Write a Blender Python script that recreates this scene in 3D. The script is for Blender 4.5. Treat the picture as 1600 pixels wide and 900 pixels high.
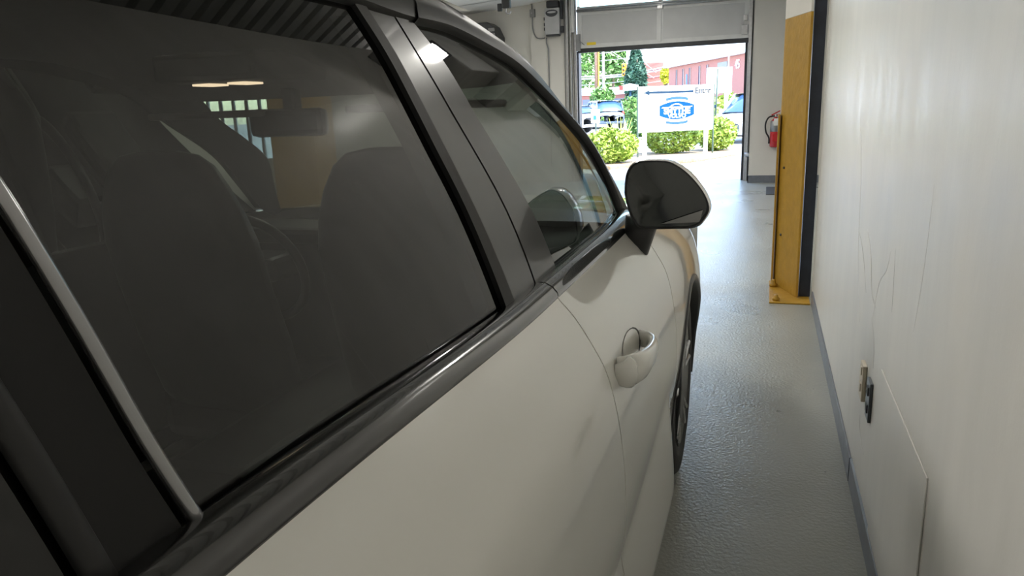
import bpy, bmesh, math, random
from mathutils import Matrix, Vector
random.seed(7)
PI = math.pi
scene = bpy.context.scene
for o in list(bpy.data.objects):
    bpy.data.objects.remove(o)
C = scene.collection

# ------------------------------------------------------------------ camera
cam_d = bpy.data.cameras.new('camera')
cam = bpy.data.objects.new('camera', cam_d)
C.objects.link(cam)
cam_d.sensor_width = 36.0
cam_d.lens = 36.0 * 1145.3 / 1600.0
cam_d.clip_start = 0.02
cam_d.clip_end = 800
cam.matrix_world = Matrix(((0.94656164, -0.0411299, 0.31988966, 0),
                           (0.32020459, 0.23855242, -0.91682156, 0),
                           (-0.03860167, 0.97025825, 0.23897455, 1.45),
                           (0, 0, 0, 1)))
scene.camera = cam
vs = scene.view_settings
vs.view_transform = 'Standard'
vs.look = 'None'
vs.exposure = 0.12
vs.gamma = 1.0
vs.use_curve_mapping = False

# ------------------------------------------------------------------ sky and sun
world = bpy.data.worlds.new('sky')
scene.world = world
world.use_nodes = True
wn = world.node_tree
wn.nodes.clear()
sky = wn.nodes.new('ShaderNodeTexSky')
sky.sky_type = 'NISHITA'
sky.sun_disc = False
sky.sun_elevation = math.radians(56)
sky.sun_rotation = math.radians(119)
bg = wn.nodes.new('ShaderNodeBackground')
bg.inputs[1].default_value = 1.7
wo = wn.nodes.new('ShaderNodeOutputWorld')
wn.links.new(sky.outputs[0], bg.inputs[0])
wn.links.new(bg.outputs[0], wo.inputs[0])
sun_d = bpy.data.lights.new('sun', 'SUN')
sun_d.energy = 15.0
sun_d.angle = math.radians(0.6)
sun_d.color = (1.0, 0.97, 0.92)
sun = bpy.data.objects.new('sun', sun_d)
C.objects.link(sun)
sun.location = (12, 10, 24)
sun.rotation_euler = Vector((-0.45, 0.25, -0.86)).to_track_quat('-Z', 'Y').to_euler()
LAMP_W = 42.0          # watts of each ceiling luminaire

# ------------------------------------------------------------------ materials
MATS = {}


def new_mat(name):
    m = bpy.data.materials.new(name)
    m.use_nodes = True
    nt = m.node_tree
    b = nt.nodes['Principled BSDF']
    MATS[name] = m
    return m, nt, b


def mat(name, col, rough=0.5, metal=0.0, var=0.08, scale=8.0, bump=0.0, bscale=40.0, coat=0.0,
        coat_rough=0.03, rvar=0.0, stretch=None, spec=0.5, detail=4.0):
    """procedural surface: noise-varied colour, optional bump and roughness variation"""
    m, nt, b = new_mat(name)
    tc = nt.nodes.new('ShaderNodeTexCoord')
    mp = nt.nodes.new('ShaderNodeMapping')
    if stretch:
        mp.inputs['Scale'].default_value = stretch
    nt.links.new(tc.outputs['Object'], mp.inputs[0])
    n = nt.nodes.new('ShaderNodeTexNoise')
    n.inputs['Scale'].default_value = scale
    n.inputs['Detail'].default_value = detail
    nt.links.new(mp.outputs[0], n.inputs[0])
    r = nt.nodes.new('ShaderNodeValToRGB')
    r.color_ramp.elements[0].position = 0.3
    r.color_ramp.elements[1].position = 0.7
    r.color_ramp.elements[0].color = tuple(max(0, c * (1 - var)) for c in col) + (1,)
    r.color_ramp.elements[1].color = tuple(min(1, c * (1 + var)) for c in col) + (1,)
    nt.links.new(n.outputs[0], r.inputs[0])
    nt.links.new(r.outputs[0], b.inputs['Base Color'])
    b.inputs['Roughness'].default_value = rough
    b.inputs['Metallic'].default_value = metal
    b.inputs['Specular IOR Level'].default_value = spec
    if coat:
        b.inputs['Coat Weight'].default_value = coat
        b.inputs['Coat Roughness'].default_value = coat_rough
    if rvar:
        mr = nt.nodes.new('ShaderNodeMapRange')
        mr.inputs[3].default_value = max(0.02, rough - rvar)
        mr.inputs[4].default_value = min(1, rough + rvar)
        nt.links.new(n.outputs[0], mr.inputs[0])
        nt.links.new(mr.outputs[0], b.inputs['Roughness'])
    if bump:
        n2 = nt.nodes.new('ShaderNodeTexNoise')
        n2.inputs['Scale'].default_value = bscale
        n2.inputs['Detail'].default_value = 3
        nt.links.new(mp.outputs[0], n2.inputs[0])
        bp = nt.nodes.new('ShaderNodeBump')
        bp.inputs['Strength'].default_value = bump
        bp.inputs['Distance'].default_value = 0.01
        nt.links.new(n2.outputs[0], bp.inputs['Height'])
        nt.links.new(bp.outputs[0], b.inputs['Normal'])
    return m


def glass(name, tint, ior=1.6, rough=0.0):
    m = bpy.data.materials.new(name)
    m.use_nodes = True
    nt = m.node_tree
    nt.nodes.clear()
    out = nt.nodes.new('ShaderNodeOutputMaterial')
    tr = nt.nodes.new('ShaderNodeBsdfTransparent')
    tr.inputs[0].default_value = tint + (1,)
    gl = nt.nodes.new('ShaderNodeBsdfGlossy')
    gl.inputs['Roughness'].default_value = rough
    fr = nt.nodes.new('ShaderNodeFresnel')
    fr.inputs[0].default_value = ior
    mx = nt.nodes.new('ShaderNodeMixShader')
    nt.links.new(fr.outputs[0], mx.inputs[0])
    nt.links.new(tr.outputs[0], mx.inputs[1])
    nt.links.new(gl.outputs[0], mx.inputs[2])
    nt.links.new(mx.outputs[0], out.inputs[0])
    MATS[name] = m
    return m


def emit(name, col, strength):
    m, nt, b = new_mat(name)
    b.inputs['Base Color'].default_value = (0.8, 0.8, 0.8, 1)
    b.inputs['Emission Color'].default_value = col + (1,)
    b.inputs['Emission Strength'].default_value = strength
    return m


def wall_paint():
    m, nt, b = new_mat('wall_paint')
    tc = nt.nodes.new('ShaderNodeTexCoord')
    mp = nt.nodes.new('ShaderNodeMapping')
    mp.inputs['Scale'].default_value = (1, 2.2, 0.55)
    nt.links.new(tc.outputs['Object'], mp.inputs[0])
    n = nt.nodes.new('ShaderNodeTexNoise')          # tall smears of rubbed paint
    n.inputs['Scale'].default_value = 2.6
    n.inputs['Detail'].default_value = 6
    n.inputs['Distortion'].default_value = 0.6
    nt.links.new(mp.outputs[0], n.inputs[0])
    r = nt.nodes.new('ShaderNodeValToRGB')
    r.color_ramp.elements[0].position = 0.35
    r.color_ramp.elements[1].position = 0.65
    r.color_ramp.elements[0].color = (0.565, 0.555, 0.52, 1)
    r.color_ramp.elements[1].color = (0.64, 0.63, 0.595, 1)
    nt.links.new(n.outputs[0], r.inputs[0])
    nt.links.new(r.outputs[0], b.inputs['Base Color'])
    mr = nt.nodes.new('ShaderNodeMapRange')
    mr.inputs[1].default_value = 0.3
    mr.inputs[2].default_value = 0.7
    mr.inputs[3].default_value = 0.33
    mr.inputs[4].default_value = 0.47
    nt.links.new(n.outputs[0], mr.inputs[0])
    nt.links.new(mr.outputs[0], b.inputs['Roughness'])
    n2 = nt.nodes.new('ShaderNodeTexNoise')         # roller stipple
    n2.inputs['Scale'].default_value = 210
    nt.links.new(tc.outputs['Object'], n2.inputs[0])
    n3 = nt.nodes.new('ShaderNodeTexNoise')
    n3.inputs['Scale'].default_value = 9
    n3.inputs['Detail'].default_value = 4
    nt.links.new(mp.outputs[0], n3.inputs[0])
    ad = nt.nodes.new('ShaderNodeMath')
    ad.operation = 'MULTIPLY_ADD'
    ad.inputs[1].default_value = 0.16
    nt.links.new(n2.outputs[0], ad.inputs[0])
    nt.links.new(n3.outputs[0], ad.inputs[2])
    bp = nt.nodes.new('ShaderNodeBump')
    bp.inputs['Strength'].default_value = 0.11
    bp.inputs['Distance'].default_value = 0.008
    nt.links.new(ad.outputs[0], bp.inputs['Height'])
    nt.links.new(bp.outputs[0], b.inputs['Normal'])
    return m


def floor_epoxy():
    m, nt, b = new_mat('floor_epoxy')
    tc = nt.nodes.new('ShaderNodeTexCoord')
    n = nt.nodes.new('ShaderNodeTexNoise')
    n.inputs['Scale'].default_value = 1.6
    n.inputs['Detail'].default_value = 8
    nt.links.new(tc.outputs['Object'], n.inputs[0])
    r = nt.nodes.new('ShaderNodeValToRGB')
    r.color_ramp.elements[0].position = 0.3
    r.color_ramp.elements[1].position = 0.7
    r.color_ramp.elements[0].color = (0.27, 0.275, 0.245, 1)
    r.color_ramp.elements[1].color = (0.345, 0.35, 0.315, 1)
    nt.links.new(n.outputs[0], r.inputs[0])
    sp = nt.nodes.new('ShaderNodeTexVoronoi')       # chips and grit
    sp.inputs['Scale'].default_value = 9
    nt.links.new(tc.outputs['Object'], sp.inputs[0])
    lt = nt.nodes.new('ShaderNodeMath')
    lt.operation = 'LESS_THAN'
    lt.inputs[1].default_value = 0.045
    nt.links.new(sp.outputs['Distance'], lt.inputs[0])
    mx = nt.nodes.new('ShaderNodeMix')
    mx.data_type = 'RGBA'
    mx.inputs[7].default_value = (0.12, 0.12, 0.11, 1)
    nt.links.new(lt.outputs[0], mx.inputs[0])
    nt.links.new(r.outputs[0], mx.inputs[6])
    nt.links.new(mx.outputs[2], b.inputs['Base Color'])
    mr = nt.nodes.new('ShaderNodeMapRange')
    mr.inputs[3].default_value = 0.18
    mr.inputs[4].default_value = 0.44
    b.inputs['Specular IOR Level'].default_value = 0.38
    nt.links.new(n.outputs[0], mr.inputs[0])
    nt.links.new(mr.outputs[0], b.inputs['Roughness'])
    n2 = nt.nodes.new('ShaderNodeTexNoise')
    n2.inputs['Scale'].default_value = 70
    n2.inputs['Detail'].default_value = 5
    nt.links.new(tc.outputs['Object'], n2.inputs[0])
    bp = nt.nodes.new('ShaderNodeBump')
    bp.inputs['Strength'].default_value = 0.34
    bp.inputs['Distance'].default_value = 0.01
    nt.links.new(n2.outputs[0], bp.inputs['Height'])
    nt.links.new(bp.outputs[0], b.inputs['Normal'])
    return m


wall_paint()
floor_epoxy()
mat('plain_wall', (0.60, 0.585, 0.54), 0.55, var=0.05, scale=1.5, bump=0.05, bscale=120)
mat('white_ceiling', (0.78, 0.77, 0.76), 0.6, var=0.03, scale=1.5)
mat('steel_deck', (0.55, 0.55, 0.54), 0.5, var=0.12, scale=3)
mat('vinyl_base', (0.13, 0.145, 0.17), 0.38, var=0.15, scale=12)
mat('yellow_paint', (0.37, 0.21, 0.022), 0.5, spec=0.3, var=0.09, scale=14, bump=0.35, bscale=30)
mat('navy_steel', (0.018, 0.024, 0.038), 0.4, var=0.3, scale=10, bump=0.2)
mat('white_paint', (0.76, 0.75, 0.70), 0.28, var=0.012, scale=2, coat=1.0, coat_rough=0.02)
mat('gloss_black', (0.012, 0.012, 0.012), 0.16, var=0.2, coat=1.0, coat_rough=0.02)
mat('pillar_gloss', (0.010, 0.010, 0.010), 0.42, var=0.2, spec=0.25)
mat('satin_black', (0.02, 0.02, 0.021), 0.36, var=0.2)
mat('pillar_film', (0.022, 0.022, 0.021), 0.3, var=0.2, coat=0.4, coat_rough=0.05)
mat('rubber', (0.012, 0.012, 0.012), 0.55, var=0.2, bump=0.05)
mat('tyre_rubber', (0.018, 0.018, 0.018), 0.62, var=0.25, bump=0.2, bscale=60)
mat('dark_alloy', (0.05, 0.05, 0.055), 0.25, metal=0.6, var=0.1)
mat('bright_alloy', (0.65, 0.65, 0.66), 0.2, metal=0.9, var=0.05)
mat('trim_strip', (0.32, 0.32, 0.32), 0.2, metal=0.85, var=0.05)
mat('cabin_trim', (0.030, 0.028, 0.026), 0.6, var=0.2, scale=20)
mat('headliner_cloth', (0.16, 0.15, 0.14), 0.9, var=0.08, scale=60)
mat('seat_leather', (0.035, 0.033, 0.031), 0.38, var=0.15, scale=12, bump=0.3, bscale=18)
mat('mirror_glass', (0.10, 0.105, 0.105), 0.05, metal=1.0, var=0.02)
mat('galvanised', (0.45, 0.45, 0.45), 0.35, metal=0.8, var=0.12, scale=20)
mat('door_skin', (0.50, 0.50, 0.49), 0.42, var=0.05, scale=3, bump=0.08, bscale=200)
mat('door_rail', (0.62, 0.62, 0.60), 0.4, var=0.05)
mat('seal_black', (0.02, 0.022, 0.025), 0.5, var=0.2)
mat('opener_grey', (0.42, 0.42, 0.42), 0.45, var=0.06)
mat('dark_plastic', (0.03, 0.032, 0.036), 0.4, var=0.15)
mat('cable_grey', (0.23, 0.23, 0.23), 0.5, var=0.1)
mat('sticker_yellow', (0.75, 0.55, 0.02), 0.4, var=0.05)
mat('ext_red', (0.50, 0.02, 0.025), 0.25, var=0.08, coat=0.5)
mat('paper', (0.75, 0.75, 0.72), 0.7, var=0.05)
mat('plate_beige', (0.55, 0.50, 0.40), 0.4, var=0.08)
mat('plate_steel', (0.09, 0.10, 0.11), 0.3, metal=0.5, var=0.1)
mat('duct_grey', (0.36, 0.36, 0.35), 0.45, metal=0.3, var=0.12)
mat('scratch_light', (0.74, 0.73, 0.70), 0.5, var=0.1)
mat('scratch_dark', (0.46, 0.45, 0.42), 0.6, var=0.2)
mat('asphalt', (0.30, 0.30, 0.30), 0.8, var=0.15, scale=3, bump=0.2, bscale=60)
mat('concrete', (0.55, 0.54, 0.51), 0.75, var=0.08, scale=3, bump=0.15)
mat('mulch', (0.24, 0.17, 0.10), 0.95, var=0.35, scale=20, bump=0.8)
mat('grass', (0.14, 0.26, 0.05), 0.9, var=0.3, scale=20, bump=0.6)
mat('leaf_yellow', (0.26, 0.36, 0.05), 0.55, var=0.35, scale=6)
mat('leaf_green', (0.085, 0.18, 0.035), 0.6, var=0.4, scale=2)
mat('leaf_dark', (0.03, 0.085, 0.05), 0.6, var=0.4, scale=2)
mat('leaf_lime', (0.42, 0.42, 0.02), 0.6, var=0.3, scale=2)
mat('bark', (0.12, 0.08, 0.05), 0.9, var=0.3, scale=10, bump=0.6)
mat('pole_wood', (0.16, 0.09, 0.06), 0.85, var=0.25, scale=8, bump=0.4)
mat('pole_grey', (0.35, 0.33, 0.35), 0.7, var=0.15)
mat('brick_red', (0.30, 0.12, 0.095), 0.85, var=0.18, scale=30, bump=0.2)
mat('mortar', (0.36, 0.28, 0.25), 0.9, var=0.1)
mat('sign_white', (0.86, 0.86, 0.86), 0.35, var=0.02)
mat('sign_ink', (0.015, 0.035, 0.06), 0.85, spec=0.08, var=0.1)
mat('sign_blue', (0.004, 0.05, 0.20), 0.85, spec=0.08, var=0.12, scale=3)
mat('sign_grey', (0.03, 0.035, 0.04), 0.85, spec=0.08, var=0.1)
mat('sign_pale', (0.035, 0.085, 0.14), 0.85, spec=0.08, var=0.1)
mat('sign_post_dark', (0.03, 0.055, 0.035), 0.5, var=0.15)
mat('signal_yellow', (0.72, 0.36, 0.02), 0.5, var=0.1)
mat('car_silver', (0.50, 0.54, 0.57), 0.25, metal=0.4, var=0.04, coat=1)
mat('car_white', (0.78, 0.79, 0.80), 0.25, var=0.03, coat=1)
mat('car_blue', (0.10, 0.15, 0.20), 0.25, metal=0.3, var=0.05, coat=1)
mat('car_glass', (0.03, 0.07, 0.15), 0.08, var=0.1, spec=0.8)
mat('blue_mark', (0.02, 0.16, 0.45), 0.5, var=0.1)
mat('red_mark', (0.55, 0.03, 0.02), 0.5, var=0.1)
glass('glass_privacy', (0.14, 0.14, 0.13), 1.64)
glass('glass_front', (0.15, 0.165, 0.155), 2.1)
glass('glass_windshield', (0.72, 0.84, 0.78), 1.5)
glass('glass_clear', (0.86, 0.92, 0.90), 1.45)
glass('glass_frosted', (0.70, 0.76, 0.74), 1.45, 0.2)
emit('lamp_lens', (1.0, 0.96, 0.88), 9.0)
emit('lamp_lens_bright', (1.0, 0.96, 0.88), 30.0)
emit('dome_lens', (1.0, 0.80, 0.55), 6.0)


# ------------------------------------------------------------------ mesh helpers
def wloc(o):
    """world position: every parent inverse cancels its parent's place"""
    return o.location.copy()


def obj(name, verts, faces, m, parent=None, smooth=False):
    me = bpy.data.meshes.new(name)
    me.from_pydata([tuple(v) for v in verts], [], faces)
    me.update()
    return link(name, me, m, parent, smooth)


def link(name, me, m, parent=None, smooth=False):
    o = bpy.data.objects.new(name, me)
    C.objects.link(o)
    me.materials.append(MATS[m] if isinstance(m, str) else m)
    if smooth:
        for p in me.polygons:
            p.use_smooth = True
    if parent is not None:
        o.parent = parent
        o.matrix_parent_inverse = Matrix.Translation(-wloc(parent))
    return o


def bmobj(name, bm, m, parent=None, smooth=False):
    me = bpy.data.meshes.new(name)
    bmesh.ops.recalc_face_normals(bm, faces=bm.faces[:])
    bm.to_mesh(me)
    bm.free()
    return link(name, me, m, parent, smooth)


def tag(o, label, cat=None, group=None, kind=None):
    o['label'] = label
    if cat:
        o['category'] = cat
    if group:
        o['group'] = group
    if kind:
        o['kind'] = kind
    return o


def thing(name, label, cat, loc=(0, 0, 0), group=None, kind=None):
    o = bpy.data.objects.new(name, None)
    o.empty_display_size = 0.1
    C.objects.link(o)
    o.location = loc
    return tag(o, label, cat, group, kind)


def add_box(bm, x, y, z, bevel=0.0):
    r = bmesh.ops.create_cube(bm, size=1.0)
    for v in r['verts']:
        v.co = Vector(((x[0] + x[1]) / 2 + v.co.x * (x[1] - x[0]),
                       (y[0] + y[1]) / 2 + v.co.y * (y[1] - y[0]),
                       (z[0] + z[1]) / 2 + v.co.z * (z[1] - z[0])))
    if bevel:
        es = list({e for v in r['verts'] for e in v.link_edges})
        bmesh.ops.bevel(bm, geom=es, offset=bevel, segments=2, profile=0.6, affect='EDGES')


def box(name, x, y, z, m, parent=None, bevel=0.0):
    bm = bmesh.new()
    add_box(bm, x, y, z, bevel)
    return bmobj(name, bm, m, parent)


def boxes(name, lst, m, parent=None, bevel=0.0):
    bm = bmesh.new()
    for b in lst:
        add_box(bm, *b, bevel=bevel)
    return bmobj(name, bm, m, parent)


def ring_frames(pts):
    pts = [Vector(p) for p in pts]
    out = []
    up = None
    for i, p in enumerate(pts):
        t = (pts[min(i + 1, len(pts) - 1)] - pts[max(i - 1, 0)]).normalized()
        if up is None:
            up = Vector((0, 0, 1)) if abs(t.z) < 0.9 else Vector((1, 0, 0))
        a = t.cross(up).normalized()
        b = a.cross(t).normalized()
        up = b
        out.append((p, a, b))
    return out


def tube(name, pts, r, m, parent=None, n=8, ry=None, closed=False):
    """round or oval tube along pts; r may be a list"""
    fr = ring_frames(pts)
    vs_, fs = [], []
    k = len(fr)
    for i, (p, a, b) in enumerate(fr):
        ra = r[i] if isinstance(r, (list, tuple)) else r
        rb = (ry[i] if isinstance(ry, (list, tuple)) else ry) if ry else ra
        for j in range(n):
            an = 2 * PI * j / n
            vs_.append(p + a * (ra * math.cos(an)) + b * (rb * math.sin(an)))
    for i in range(k - 1 + (1 if closed else 0)):
        for j in range(n):
            i2 = (i + 1) % k
            fs.append((i * n + j, i * n + (j + 1) % n, i2 * n + (j + 1) % n, i2 * n + j))
    if not closed:
        fs.append(tuple(range(n))[::-1])
        fs.append(tuple((k - 1) * n + j for j in range(n)))
    return obj(name, vs_, fs, m, parent, True)


def lathe(name, prof, m, loc=(0, 0, 0), axis='Z', parent=None, n=24, smooth=True):
    vs_, fs = [], []
    for r, h in prof:
        for j in range(n):
            a = 2 * PI * j / n
            if axis == 'Z':
                v = (r * math.cos(a), r * math.sin(a), h)
            elif axis == 'X':
                v = (h, r * math.cos(a), r * math.sin(a))
            else:
                v = (r * math.cos(a), h, r * math.sin(a))
            vs_.append(Vector(v) + Vector(loc))
    for i in range(len(prof) - 1):
        for j in range(n):
            fs.append((i * n + j, i * n + (j + 1) % n, (i + 1) * n + (j + 1) % n, (i + 1) * n + j))
    fs.append(tuple(range(n))[::-1])
    fs.append(tuple((len(prof) - 1) * n + j for j in range(n)))
    return obj(name, vs_, fs, m, parent, smooth)


def loft(name, curves, m, parent=None, smooth=True, mirror=None, flip=False):
    """grid surface through a list of equally long point rows"""
    n = len(curves[0])
    vs_ = [Vector(p) for c in curves for p in c]
    if mirror is not None:
        for v in vs_:
            v.x = 2 * mirror - v.x
    fs = []
    for i in range(len(curves) - 1):
        for j in range(n - 1):
            f = (i * n + j, i * n + j + 1, (i + 1) * n + j + 1, (i + 1) * n + j)
            fs.append(f[::-1] if (mirror is not None) != flip else f)
    return obj(name, vs_, fs, m, parent, smooth)


def cr(pts, k=6):
    """Catmull-Rom through points of any dimension"""
    out = []
    n = len(pts)
    for i in range(n - 1):
        p0, p1, p2, p3 = pts[max(i - 1, 0)], pts[i], pts[i + 1], pts[min(i + 2, n - 1)]
        for s in range(k):
            t = s / k
            out.append(tuple(0.5 * (2 * b + (c - a) * t + (2 * a - 5 * b + 4 * c - d) * t * t
                                    + (3 * b - a - 3 * c + d) * t ** 3) for a, b, c, d in zip(p0, p1, p2, p3)))
    out.append(tuple(pts[-1]))
    return out


def resample(pts, n):
    d = [0]
    for a, b in zip(pts, pts[1:]):
        d.append(d[-1] + math.dist(a, b))
    out = []
    j = 0
    for i in range(n):
        s = d[-1] * i / (n - 1)
        while j < len(pts) - 2 and d[j + 1] < s:
            j += 1
        t = (s - d[j]) / max(1e-9, d[j + 1] - d[j])
        out.append(tuple(a + (b - a) * t for a, b in zip(pts[j], pts[j + 1])))
    return out


def prism(name, poly, axis, a0, a1, m, parent=None, bevel=0.0):
    """polygon extruded along an axis; poly holds the other two coordinates in order"""
    def P(u, v, w):
        return {'X': (w, u, v), 'Y': (u, w, v), 'Z': (u, v, w)}[axis]
    bm = bmesh.new()
    A = [bm.verts.new(P(u, v, a0)) for u, v in poly]
    B = [bm.verts.new(P(u, v, a1)) for u, v in poly]
    n = len(poly)
    fa = bm.faces.new(A)
    fb = bm.faces.new(B[::-1])
    for i in range(n):
        bm.faces.new((A[i], A[(i + 1) % n], B[(i + 1) % n], B[i]))
    if bevel:
        es = list(fa.edges) + list(fb.edges)
        bmesh.ops.bevel(bm, geom=es, offset=bevel, segments=2, profile=0.6, affect='EDGES')
    return bmobj(name, bm, m, parent)


def text(name, s, size, origin, xdir, updir, m, parent=None, ext=0.004, sx=1.0, bold=0.0):
    cu = bpy.data.curves.new(name, 'FONT')
    cu.body = s
    cu.size = size
    cu.extrude = ext
    cu.offset = bold
    cu.align_x = 'CENTER'
    cu.align_y = 'CENTER'
    tmp = bpy.data.objects.new(name, cu)
    C.objects.link(tmp)
    dg = bpy.context.evaluated_depsgraph_get()
    me = bpy.data.meshes.new_from_object(tmp.evaluated_get(dg))
    bpy.data.objects.remove(tmp)
    X = Vector(xdir).normalized()
    U = Vector(updir).normalized()
    N = X.cross(U)
    o3 = Vector(origin)
    for v in me.vertices:
        v.co = o3 + X * (v.co.x * sx) + U * v.co.y + N * v.co.z
    me.materials.clear()
    return link(name, me, m, parent)


# =================================================================== THE ROOM
X_W = 0.36
DECK = 3.75
fl = box('floor', (-14.2, 5.2), (-6.2, 14.15), (-0.12, 0.0), 'floor_epoxy')
tag(fl, 'grey epoxy painted garage floor with glossy worn patches', 'floor', kind='structure')

wr = boxes('wall_right', [((X_W, X_W + 0.16), (-6.0, 5.50), (0, 3.07))], 'wall_paint')
tag(wr, 'off-white painted side wall, scuffed and streaked, beside the car', 'wall', kind='structure')
box('corner_bead', (X_W - 0.004, X_W + 0.164), (5.50, 5.53), (0, 3.07), 'plain_wall', wr, 0.002)
pn = box('patch_panel', (X_W - 0.004, X_W - 0.0005), (1.632, 2.32), (0.10, 0.643), 'wall_paint', wr, 0.0015)
sc = [('scratch_light', [(2.35, 1.00), (2.40, 0.93), (2.52, 0.86), (2.60, 0.72)], 0.0022),
      ('scratch_dark', [(3.15, 0.93), (3.02, 0.90), (2.90, 0.84), (2.80, 0.76)], 0.0030),
      ('scratch_dark', [(2.86, 0.97), (2.74, 0.90), (2.66, 0.80), (2.55, 0.77)], 0.0022),
      ('scratch_light', [(2.88, 0.975), (2.76, 0.905), (2.68, 0.80)], 0.0035),
      ('scratch_dark', [(2.28, 1.02), (2.26, 0.92), (2.25, 0.84)], 0.0016),
      ('scratch_light', [(1.86, 1.25), (1.88, 1.05), (1.93, 0.88)], 0.0016),
      ('scratch_light', [(3.4, 1.4), (3.2, 1.15), (3.1, 0.85), (2.9, 0.62)], 0.0026),
      ('scratch_dark', [(2.72, 0.33), (2.66, 0.28), (2.55, 0.25)], 0.0022),
      ('scratch_dark', [(2.2, 0.30), (2.14, 0.2), (2.12, 0.13)], 0.0015),
      ('scratch_light', [(1.30, 0.60), (1.28, 0.45), (1.22, 0.36)], 0.0014),
      ('scratch_dark', [(2.62, 0.72), (2.52, 0.66), (2.50, 0.58)], 0.0014)]
for m_, p_, r_ in sc:
    q = cr(p_, 6)
    tube('scuff', [(X_W, y, z) for y, z in q], [.55 * r_ * (0.3 + 0.7 * math.sin(PI * i / (len(q) - 1))) for i in range(len(q))],
         m_, wr, 6)

b1 = boxes('baseboard_right', [((X_W - 0.009, X_W), (2.83, 5.45), (0, 0.10))], 'vinyl_base', None, 0.002)
tag(b1, 'dark grey vinyl skirting along the scuffed wall, running to the yellow post', 'baseboard', kind='structure')
b2 = prism('baseboard_right', [(X_W - 0.007, 0), (X_W - 0.007, 0.098), (X_W, 0.104), (X_W, 0)], 'Y', -6.0, 2.825, 'vinyl_base')
tag(b2, 'dark grey vinyl skirting length under the wall outlets', 'baseboard', kind='structure')

# far wall with the bay door opening and a big window in the left bay
FY = 14.1
wf = boxes('wall_far', [((-14.0, -12.5), (FY, FY + 0.25), (0, 3.9)), ((-12.5, -10.0), (FY, FY + 0.25), (0, 0.45)),
                        ((-12.5, -10.0), (FY, FY + 0.25), (2.9, 3.9)), ((-10.0, -3.44), (FY, FY + 0.25), (0, 3.9)),
                        ((-3.44, -0.27), (FY, FY + 0.25), (3.55, 3.9)), ((-0.27, -0.10), (13.62, FY + 0.25), (0, 3.9)),
                        ((-0.10, 5.0), (13.62, FY + 0.25), (0, 3.9))], 'plain_wall')
tag(wf, 'beige painted far wall around the open bay door', 'wall', kind='structure')
box('pilaster', (-4.31, -3.44), (FY - 0.10, FY), (0, 3.6), 'plain_wall', wf, 0.004)
box('pilaster_cover', (-4.26, -3.62), (FY - 0.112, FY - 0.10), (0, 2.52), 'plain_wall', wf, 0.002)
bb = boxes('baseboard_far', [((-0.11, 5.0), (13.605, 13.62), (0, 0.13)), ((-0.285, -0.27), (13.605, FY), (0, 0.13)),
                             ((-0.285, -0.11), (13.605, 13.62), (0, 0.13))], 'vinyl_base', None, 0.002)
tag(bb, 'grey vinyl skirting round the pier below the fire extinguisher', 'baseboard', kind='structure')
wl = box('wall_left', (-14.2, -14.0), (-6.2, 14.35), (0, 3.9), 'plain_wall')
tag(wl, 'beige painted wall at the far side of the left bay', 'wall', kind='structure')
wb = box('wall_back', (-14.0, 5.0), (-6.2, -6.0), (0, 3.9), 'plain_wall')
tag(wb, 'beige painted back wall behind the parked car', 'wall', kind='structure')
we = box('wall_side', (5.0, 5.2), (-6.2, 14.35), (0, 3.9), 'plain_wall')
tag(we, 'beige painted wall of the side area past the yellow post', 'wall', kind='structure')

# ribbed steel deck ceiling
vs_, fs = [], []
y = -6.2
prof = []
while y < 14.4:
    prof += [(y, 0), (y + 0.10, 0), (y + 0.115, 0.045), (y + 0.155, 0.045), (y + 0.17, 0)]
    y += 0.17
for yy, h in prof:
    vs_ += [(-14.2, yy, DECK + h), (5.2, yy, DECK + h)]
for i in range(len(prof) - 1):
    fs.append((2 * i, 2 * i + 2, 2 * i + 3, 2 * i + 1))
nv = len(vs_)
vs_ += [(-14.2, -6.2, DECK + 0.2), (5.2, -6.2, DECK + 0.2), (5.2, 14.4, DECK + 0.2), (-14.2, 14.4, DECK + 0.2)]
fs.append((nv, nv + 1, nv + 2, nv + 3))
ce = obj('ceiling', vs_, fs, 'steel_deck')
tag(ce, 'ribbed grey steel deck ceiling above the bay', 'ceiling', kind='structure')
c2 = obj('ceiling', [(-14, 8.8, 2.68), (-3.66, 8.8, 3.37), (-3.66, FY, 3.37), (-14, FY, 2.68),
                     (-14, 8.8, 2.74), (-3.66, 8.8, 3.43), (-3.66, FY, 3.43), (-14, FY, 2.74)],
         [(0, 3, 2, 1), (4, 5, 6, 7), (0, 1, 5, 4), (1, 2, 6, 5), (2, 3, 7, 6), (3, 0, 4, 7)], 'white_ceiling')
tag(c2, 'white sloping ceiling soffit at the far left of the garage', 'ceiling', kind='structure')
for yy in (10.2, 11.6, 13.0):
    obj('joint_strip', [(-14, yy, 2.675), (-3.66, yy, 3.365), (-3.66, yy + 0.03, 3.365), (-14, yy + 0.03, 2.675)],
        [(0, 3, 2, 1)], 'cable_grey', c2)

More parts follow.
